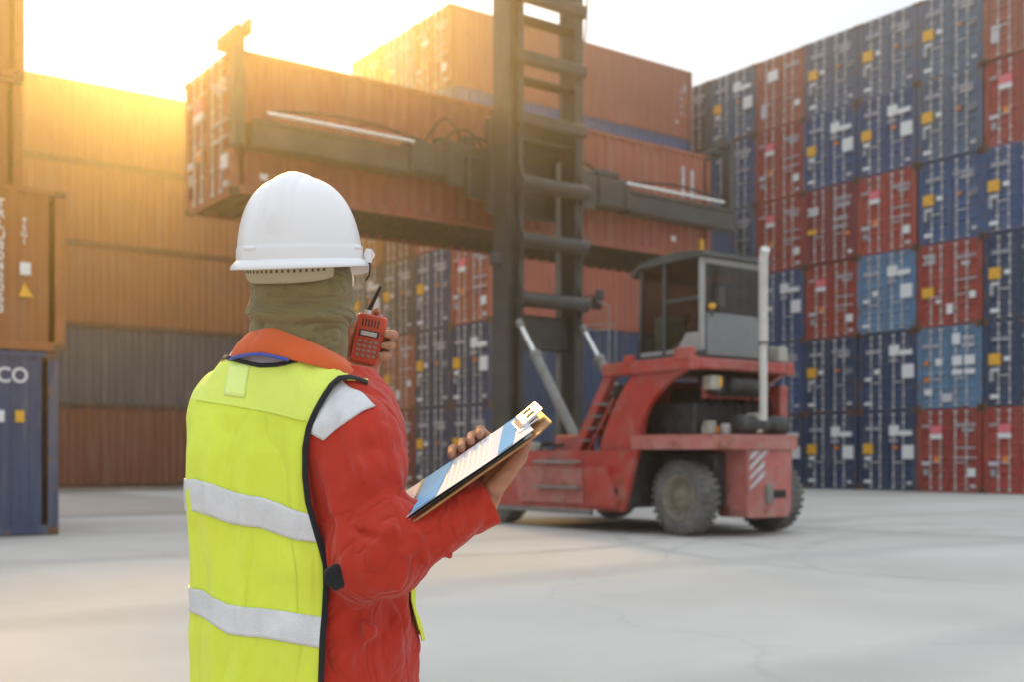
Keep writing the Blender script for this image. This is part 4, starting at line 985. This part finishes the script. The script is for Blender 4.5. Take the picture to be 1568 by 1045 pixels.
def proj_out(p, off):                         # push points out to the vest surface + off along its gradient
    p = p.copy(); e = .002
    for _ in range(8):
        d = vest_surf(*p.T)-off
        g = np.stack([vest_surf(*(p+np.eye(3)[i]*e).T)-vest_surf(*(p-np.eye(3)[i]*e).T) for i in range(3)], 1)/(2*e)
        g /= np.maximum(np.linalg.norm(g, axis=1), .3)[:, None]; p -= g*d[:, None]*.8
    return p, g
def ribbon(name, top, bot, m, parent, off=.003, ns=6, th=.0016):
    """strip of cloth lying on the vest between two 3-D curves"""
    W = np.linspace(0, 1, ns); n = len(top)
    G = np.stack([top*(1-w_)+bot*w_ for w_ in W], 1).reshape(-1, 3); G, g = proj_out(G, off)
    Qs = [(i*ns+j, i*ns+j+1, (i+1)*ns+j+1, (i+1)*ns+j) for i in range(n-1) for j in range(ns-1)]
    o = nobj(name, npmesh(name, G, np.array(Qs), [m]), parent); s_ = o.modifiers.new('t', 'SOLIDIFY'); s_.thickness = th; s_.offset = 0
    return o
def curve_ribbon(name, c, wd, m, parent, off=.004, ns=4):
    c, g = proj_out(c, off); t = np.gradient(c, axis=0); t /= np.linalg.norm(t, axis=1)[:, None]; s_ = np.cross(t, g); s_ /= np.linalg.norm(s_, axis=1)[:, None]
    return ribbon(name, c+s_*wd/2, c-s_*wd/2, m, parent, off, ns)
# tapes: seen edges traced, then carried round the body
def tape(top, bot):
    out = []
    for pl in (top, bot):
        x, y = resample(pl, 110); c = cast(x, y); out.append(c)
    t, b = out
    # continue round the left flank to the front
    ex_t = []; ex_b = []
    a0 = math.atan2(t[0]@Rv, -(t[0]@Fv))
    for k in range(30, 0, -1):
        th = a0-k*.06
        for c0, lst in ((t[0], ex_t), (b[0], ex_b)): lst.append(Rv*math.sin(th)*.21-Fv*math.cos(th)*.16+np.array([0, 0, c0[2]]))
    et, _ = proj_out(np.array(ex_t), .003); eb_, _ = proj_out(np.array(ex_b), .003)
    return np.r_[et, t], np.r_[eb_, b]
t1 = tape([(301, 735), (325, 742), (350, 751), (378, 759), (405, 763), (430, 772), (455, 783), (482, 791)], [(303, 783), (325, 792), (350, 801), (378, 807), (400, 809), (430, 820), (455, 828), (489, 832)])
t2 = tape([(314, 905), (330, 917), (350, 926), (378, 931), (400, 932), (430, 936), (460, 941), (495, 946)], [(315, 947), (330, 959), (350, 971), (378, 976), (400, 977), (430, 982), (460, 988), (494, 994)])
for t in (t1, t2): ribbon('reflective_tape', t[0], t[1], REFL, vest, .0040, 10)
x, y = resample([(562, 589), (549, 584), (534, 581), (522, 582)], 14)
tr = curve_ribbon('binding', np.r_[cast(x, y)[:-1], E3], .0105, TRIM, vest, .0045)
curve_ribbon('binding', NK3[:27], .008, TRIM, vest, .0045)
x, y = resample([(303, 613), (350, 620), (420, 633), (468, 645)], 50); curve_ribbon('seam', cast(x, y), .005, HV2, vest, .003)
# small pocket patch on the yoke
px_, py_ = resample([(352, 560), (384, 560)], 8); pt = cast(px_, py_); px_, py_ = resample([(345, 607), (376, 611)], 8); pb = cast(px_, py_)
ribbon('patch', pt, pb, fabric('pale_patch', (.84, .97, .30)), vest, .0035, 8, .001)
# lilac lining + shoulder tape + blue piping
lx, ly = resample([(352, 544), (372, 540), (400, 545), (430, 547), (455, 546), (472, 548)], 24); lt = cast(lx, ly, .0)
ux, uy = resample([(348, 549), (374, 557), (400, 562), (428, 561), (452, 556), (474, 551)], 24); lb = cast(ux, uy, .0)
ribbon('lining', lt+np.array([0, .012, .010]), lb, LILAC, vest, -.001, 6)
# shoulder patch on the jacket sleeve
def jproj(p, off):
    p = p.copy(); e = .002
    for _ in range(10):
        d = jacket(*p.T, False)-off; g = np.stack([jacket(*(p+np.eye(3)[i]*e).T, False)-jacket(*(p-np.eye(3)[i]*e).T, False) for i in range(3)], 1)/(2*e)
        g /= np.maximum(np.linalg.norm(g, axis=1), .3)[:, None]; p -= g*d[:, None]*.8
    return p, g
def jcast(px, py):
    px = np.asarray(px, float); py = np.asarray(py, float); o = np.array([-RX, -RD_, CAMZ]); D = np.stack([(px-784)/FPX, np.ones_like(px), -(py-700)/FPX], -1); t = np.full(px.shape, 1.6)
    for _ in range(160):
        p = o+D*t[..., None]; t = np.minimum(t+(jacket(p[..., 0], p[..., 1], p[..., 2], False))*.5, 2.5)
    return o+D*t[..., None]
x, y = resample([(474, 664), (484, 635), (496, 612), (510, 592), (522, 584)], 24); A_ = jcast(x, y)
x, y = resample([(496, 676), (514, 660), (534, 645), (554, 632), (574, 624)], 24); B_ = jcast(x, y)
G = np.stack([A_*(1-w_)+B_*w_ for w_ in np.linspace(0, 1, 14)], 1)
# carry the patch over the top of the shoulder
G = G.reshape(-1, 3); G, g = jproj(G, .003); ns = 14
Qs = np.array([(i*ns+j, i*ns+j+1, (i+1)*ns+j+1, (i+1)*ns+j) for i in range(23) for j in range(ns-1)])
sp = nobj('shoulder_patch', npmesh('shoulder_patch', G, Qs, [REFL]), man); s_ = sp.modifiers.new('t', 'SOLIDIFY'); s_.thickness = .0016
# front panel binding and side buckle
fx = np.array([605, 612, 620, 628, 634, 638.]); fy = np.array([925, 936, 950, 964, 977, 990.])
b = MB(); bc = jcast(np.array([516.]), np.array([884.]))[0]
o = np.array([*bc]); 
b.bbox(-.014, -.006, -.021, .014, .008, .021, TRIM, .004); b.bbox(-.02, -.004, -.010, .055, .003, .012, TRIM, .003)
bo = b.build('side_buckle', man); bo.location = Vector(bc)+Vector((0, -.012, 0)); bo.rotation_euler = (0, R(-25), R(28))

# --- collar: stands round the neck, falling towards the front right
def collar():
    n = 80; rows = 11; V = []
    c0 = P(457, 545, 2.10)
    for i in range(n+1):
        th = -math.pi*.94+2*math.pi*.94*i/n          # 0 = nape
        dx = math.sin(th)*Rv; dy = -(math.cos(th)*Fv)
        fr = (1-math.cos(th))/2
        for j in range(rows):
            t = j/(rows-1)
            r = .132-.030*t+.008*math.sin(t*math.pi)+(.016*math.sin(th) if th > 0 else 0)
            z = t*.050-.085*fr**1.25-(.030*math.sin(th) if th > 0 else 0)
            V.append(c0+dx*r+dy*r*.93+np.array([0, 0, z-.006]))
    V = np.array(V); V += (np.abs(vnoise(*V.T, 17))*.007-.002)[:, None]*np.array([.7, -.7, .5])
    Qs = np.array([(i*rows+j, i*rows+j+1, (i+1)*rows+j+1, (i+1)*rows+j) for i in range(n) for j in range(rows-1)])
    o = nobj('collar', npmesh('collar', V, Qs, [COLLAR]), man); s_ = o.modifiers.new('t', 'SOLIDIFY'); s_.thickness = .004; s_.offset = 1
    u = o.modifiers.new('s', 'SUBSURF'); u.levels = 1; u.render_levels = 1
    b = MB(); b.tube([V[i*rows]+(V[i*rows]-c0)*np.array([.02, .02, 0])+np.array([0, 0, -.002]) for i in range(18, n-34)], .0032, BLUE, 6); b.build('piping', o)
collar()

# --- helmet
WHITE = mat('helmet_plastic', (.80, .81, .84), .28, var=.015, scale=8, spec=.5); STRAP = mat('nape_strap', (.44, .40, .27), .6, var=.08)
def helmet():
    r0 = empty_child('helmet', man)
    a, bW, H = .138, .1115, .151                # half length, half width, height
    C0 = HC+Uh*.050-Fh*.006+Rh*.004
    nu, nv = 128, 56; V = []
    def pt(u, vv, off=0):
        th = 2*math.pi*u; cv = math.cos(vv*math.pi/2); sv = math.sin(vv*math.pi/2)
        rr = cv**.69; f_, s_ = math.cos(th)*a*rr, math.sin(th)*bW*rr; z = H*sv**1.02
        e = math.hypot(f_/a, s_/bW)
        z += .006*math.exp(-(e/.36)**2)                       # crown a little peaked
        up = min(1, max(0, (z-.045)/.03))
        rdg = 0
        for c_, hh, wd in ((0, .0065, .012), (.030, .0035, .006), (-.030, .0035, .006)):
            cc = c_*(.55+.45*max(0, 1-z/H)*1.3); rdg += hh*math.exp(-((s_-cc)/wd)**4)
        k = 1+(rdg*up)/.13+off
        if z < .03: k += .020*(1-z/.03)**1.0*0+.018*(1 if z < .026 else 0)*1.0   # lower band stands out
        return C0+Fh*f_*k+Rh*s_*k+Uh*(z*(1+(rdg*up)/.16)+.0)
    for j in range(nv+1):
        vv = (j/nv)**1.25
        for i in range(nu): V.append(pt(i/nu, min(vv, .9995)))
    Qs = [(j*nu+i, j*nu+(i+1) % nu, (j+1)*nu+(i+1) % nu, (j+1)*nu+i) for j in range(nv) for i in range(nu)]
    o = nobj('shell', npmesh('shell', np.array(V), np.array(Qs), [WHITE]), r0); s_ = o.modifiers.new('t', 'SOLIDIFY'); s_.thickness = .003; s_.offset = -1
    # brim: a narrow lip all round, a peak in front
    V = []; prof = [(0, .004), (.35, .0015), (.8, -.004), (1.0, -.008), (1.02, -.0115), (.96, -.013), (.6, -.010), (0, -.008)]
    for i in range(nu):
        th = 2*math.pi*i/nu; c_, sn = math.cos(th), math.sin(th)
        wd = .013+.036*max(0, c_)**3+.004*max(0, -c_)
        base = np.array([c_*a*1.015, sn*bW*1.015]); dirn = np.array([c_/a, sn/bW]); dirn /= np.linalg.norm(dirn)
        for t, z in prof:
            p = base+dirn*wd*t; V.append(C0+Fh*p[0]+Rh*p[1]+Uh*(z-(.016*max(0, c_)**2*t)-.004*max(0, -c_)*t))
    k = len(prof); Qs = [(i*k+j, i*k+(j+1) % k, ((i+1) % nu)*k+(j+1) % k, ((i+1) % nu)*k+j) for i in range(nu) for j in range(k)]
    nobj('brim', npmesh('brim', np.array(V), np.array(Qs), [WHITE]), r0)
    # accessory slots: small raised lugs at sides and back
    for th in (math.pi*.5, -math.pi*.5, -math.pi*.86):
        b = MB(); pts = []
        for q_ in range(-5, 6):
            tt = th+q_*.03; p = np.array([math.cos(tt)*a*1.028, math.sin(tt)*bW*1.028]); pts.append(C0+Fh*p[0]+Rh*p[1]+Uh*.0225)
        b.tube(pts, [.002]+[.0042]*9+[.002], WHITE, 8); b.build('slot_lug', r0)
    # nape strap with holes
    V = []; n = 40; rows = 6
    for i in range(n+1):
        th = math.pi-1.02+2.04*i/n; lift = .0
        for j in range(rows):
            t = j/(rows-1); p = np.array([math.cos(th)*.128, math.sin(th)*.105]); sh = abs(i/n-.5)*2
            V.append(C0+Fh*p[0]*(1-.06*t)+Rh*p[1]*(1-.06*t)+Uh*(-.006-t*(.036-.010*sh**3)))
    Qs = np.array([(i*rows+j, i*rows+j+1, (i+1)*rows+j+1, (i+1)*rows+j) for i in range(n) for j in range(rows-1)])
    st = nobj('nape_strap', npmesh('nape_strap', np.array(V), Qs, [STRAP]), r0); s_ = st.modifiers.new('t', 'SOLIDIFY'); s_.thickness = .002; s_.offset = 0
    b = MB()
    for i in range(4, 37, 2):
        p = np.array(V[i*rows+2]); nrm = p-C0; nrm -= Uh*(nrm@Uh); nrm /= np.linalg.norm(nrm); tg = np.cross(nrm, Uh)
        q_ = p+nrm*.0016; s2 = .0022; b.add([q_-tg*s2-Uh*.0028, q_+tg*s2-Uh*.0028, q_+tg*s2+Uh*.0028, q_-tg*s2+Uh*.0028], [(0, 1, 2, 3)], mat('strap_hole', (.10, .085, .05), .8) if i == 4 else b.mats[0])
    b.build('adjustment_hole', st)
    # clear visor piece clipped at the front of the brim and its side arm
    b = MB(); V = []
    for i in range(17):
        th = -1.15+2.3*i/16
        for z_ in (.012, -.012, -.050): 
            rr = 1.20+.02*abs(z_)*20; V.append(C0+Fh*math.cos(th)*(a+.030)+Rh*math.sin(th)*(bW+.014)+Uh*(z_-.018))
    b.add(V, [(i*3+j, i*3+j+1, (i+1)*3+j+1, (i+1)*3+j) for i in range(16) for j in range(2)], M['clear'], True)
    e = b.build('visor', r0)
    b = MB(); pv = P(562, 396, 2.12); b.tube([pv, pv+np.array([.006, .0, -.012]), pv+np.array([.005, 0, -.03]), pv+np.array([-.002, 0, -.042])], .0018, TRIM, 6)
    q0 = C0+Rh*(bW+.013)+Fh*.03+Uh*.006; b.build('visor_cord', r0)
    b = MB(); b.tube([q0-Uh*.012, q0+Uh*.004, q0+Uh*.014+Rh*.002], [.007, .008, .005], WHITE, 10); b.tube([q0+Rh*.006-Uh*.006, q0+Rh*.012+Uh*.002, q0+Rh*.006+Uh*.012], .0022, WHITE, 8); b.build('visor_clip', r0)
def empty_child(name, parent):
    o = bpy.data.objects.new(name, None); COL.objects.link(o); o.parent = parent; o.empty_display_size = .1; return o
helmet()

# ------------------------------------------------------------------ clipboard
def frame_obj(name, label, cat, origin, ax):      # an Empty whose local axes are the given ones
    o = empty(name, (0, 0, 0), label, cat)
    wm = Matrix.Translation((ROOT.x, ROOT.y, 0)) @ Matrix.Rotation(-YAW, 4, 'Z')
    m = Matrix(((ax[0][0], ax[1][0], ax[2][0], origin[0]), (ax[0][1], ax[1][1], ax[2][1], origin[1]), (ax[0][2], ax[1][2], ax[2][2], origin[2]), (0, 0, 0, 1)))
    o.matrix_world = wm @ m; return o
WOOD = mat('hardboard', (.36, .17, .065), .55, var=.2, scale=30); PAPER = mat('paper', (.80, .81, .84), .9, var=.02, spec=.05); PBLUE = mat('printed_blue', (.20, .46, .78), .9, var=.06, spec=.05); PDARK = mat('printed_navy', (.03, .06, .14), .7)
CLIPM = mat('clip_metal', (.75, .75, .77), .3, .6, var=.05)
cb = frame_obj('clipboard', 'brown clipboard with white and blue papers held in the right hand of the worker', 'clipboard', N0, (Lx, Wy, Nz))
b = MB(); pts = []
for cx, cy, a0 in ((.012, .012, 180), (BL-.03, .012, 270), (BL-.004, .03, 300), (BL-.004, BW-.03, 20), (BL-.03, BW-.012, 60), (.012, BW-.012, 90)):
    for k in range(5):
        th = R(a0+k*(22 if a0 in (180, 270, 90) else 8)); pts.append((cx+.012*math.cos(th), cy+.012*math.sin(th)))
b.prism(pts, 2, -.0032, 0, WOOD); b.build('board', cb)
def sheet(name, x0, x1, y0, y1, z, m, lift=0, parent=cb):
    V = []; nx_, ny_ = 16, 10
    for i in range(nx_+1):
        for j in range(ny_+1):
            s_, t = i/nx_, j/ny_; V.append((x0+(x1-x0)*s_, y0+(y1-y0)*t, z+lift*(1-s_)**2*(.4+.6*t)+.0008*math.sin(7*s_+3*t)))
    Qs = [(i*(ny_+1)+j, (i+1)*(ny_+1)+j, (i+1)*(ny_+1)+j+1, i*(ny_+1)+j+1) for i in range(nx_) for j in range(ny_)]
    o = nobj(name, npmesh(name, np.array(V), np.array(Qs), [m]), parent); return o
sheet('paper', -.002, BL-.035, .006, BW-.006, .0025, PAPER, .006)
sheet('black_sheet', .002, BL-.05, .004, BW-.008, .0050, mat('carbon_sheet', (.03, .03, .035), .6), .005)
top = sheet('paper', -.006, BL-.028, .007, BW-.003, .0085, PAPER, .006)
def patch(poly, m, z=.0009):                     # printed area lying on the top sheet
    b = MB(); V = []; 
    (xa, xb, xc, xd) = poly; n = 10; 
    for j in range(n+1):
        t = j/n; y = .010+(BW-.016)*t
        for x in (xa+(xb-xa)*t, xd+(xc-xd)*t):
            s_ = (x+.006)/(BL-.022); tt = (y-.007)/(BW-.010); V.append((x, y, .0085+.006*(1-s_)**2*(.4+.6*tt)+.0008*math.sin(7*s_+3*tt)+.0005+z))
    b.add(V, [(j*2, j*2+1, j*2+3, j*2+2) for j in range(n)], m, True); return b.build('printed_band', top)
patch((.010, .046, .112, .058), PBLUE); patch((.188, .228, .264, .220), PBLUE); patch((.004, .040, .046, .008), PDARK, .0016)
for k in range(9): x_ = .072+k*.012; patch((x_, x_+.030, x_+.0315, x_+.0015), M['pale'], .0004)
b = MB(); b.bbox(BL-.050, .055, .0095, BL-.006, .175, .0115, CLIPM, .001); b.tube([(BL-.032, .06, .013), (BL-.032, .17, .013)], .0045, CLIPM, 12)
b.prism([(BL-.048, .011), (BL-.036, .017), (BL+.008, .021), (BL+.008, .0185), (BL-.030, .0125), (BL-.040, .0112)], 1, .065, .165, CLIPM)
b.build('clip', cb)
b = MB()
for y in (.08, .128): b.prism([(BL-.024, .0160), (BL-.006, .0180), (BL-.006, .0206), (BL-.024, .0190)], 1, y, y+.024, M['gasket'])
b.build('clip_slot', cb)

# ------------------------------------------------------------------ radio
rd = frame_obj('walkie_talkie', 'red two-way radio with keypad and stub aerial held in the left hand', 'radio', RC, (RRt, RU, RN))
if True:
    RRED = mat('radio_red', (.60, .085, .05), .38, var=.06, scale=20); RDK = mat('radio_dark', (.05, .04, .04), .5)
    b = MB(); hw, hh = .0305, .052
    pts = []
    for cx, cy, a0 in ((hw-.008, hh-.008, 0), (-hw+.008, hh-.008, 90), (-hw+.010, -hh+.009, 180), (hw-.010, -hh+.009, 270)):
        for k in range(6): th = R(a0+k*18); pts.append((cx+.008*math.cos(th), cy+.008*math.sin(th)))
    lay = [(-.014, .90), (-.012, 1.0), (.010, 1.0), (.0135, .965), (.0150, .90)]; V = []
    for z_, s_ in lay: V += [(x*s_, y*(1-(1-s_)*.6), z_) for x, y in pts]
    n = len(pts); b.add(V, [(j*n+i, j*n+(i+1) % n, (j+1)*n+(i+1) % n, (j+1)*n+i) for j in range(len(lay)-1) for i in range(n)], RRED, True)
    b.add(V, [tuple(range(n)), tuple(range(len(V)-n, len(V)))], RRED)
    b.build('case', rd)
    b = MB(); b.bbox(-.021, .005, .0148, .021, .019, .0162, RDK, .001); b.bbox(-.0165, .0075, .016, .0165, .0165, .0168, mat('lcd_grey', (.60, .66, .64), .3), .0005); b.build('display', rd)
    b = MB()
    for i in range(4):
        for j in range(4): b.bbox(-.0205+i*.0112, -.0085-j*.0098, .0148, -.0128+i*.0112, -.0025-j*.0098, .0172, mat('key_grey', (.30, .27, .25), .5) if (i, j) == (0, 0) else b.mats[0], .001)
    b.build('keypad', rd)
    b = MB()
    for i in range(6): b.bbox(-.018+i*.0064, .026, .0146, -.0152+i*.0064, .042, .0156, RDK, .0006)
    b.build('speaker_grille', rd)
    b = MB(); b.tube([(-.012, .050, 0), (-.010, .062, 0), (.004, .112, .0)], [.0062, .0045, .0034], M['black'], 10); b.build('aerial', rd)
    b = MB(); b.tube([(-.012, .050, .002), (-.012, .060, .002)], .0075, M['white'], 12); b.tube([(.014, .050, 0), (.014, .057, 0)], .006, M['cloth'], 12); b.build('knob', rd)

# ------------------------------------------------------------------ haze
hz = MB(); hz.box(-85, -70, -1.2, 95, 105, 19.5, M['white'])
hm = bpy.data.materials.new('haze'); hm.use_nodes = True; n = hm.node_tree.nodes; l = hm.node_tree.links; n.clear()
o_ = n.new('ShaderNodeOutputMaterial'); pv = n.new('ShaderNodeVolumePrincipled'); pv.inputs['Color'].default_value = (.95, .95, .95, 1); pv.inputs['Density'].default_value = .0029; pv.inputs['Anisotropy'].default_value = .85
l.new(pv.outputs[0], o_.inputs['Volume'])
ho = hz.build('haze'); ho.data.materials.clear(); ho.data.materials.append(hm); ho.data.polygons.foreach_set('material_index', [0]*len(ho.data.polygons)); prop(ho, kind='stuff'); ho.display_type = 'WIRE'
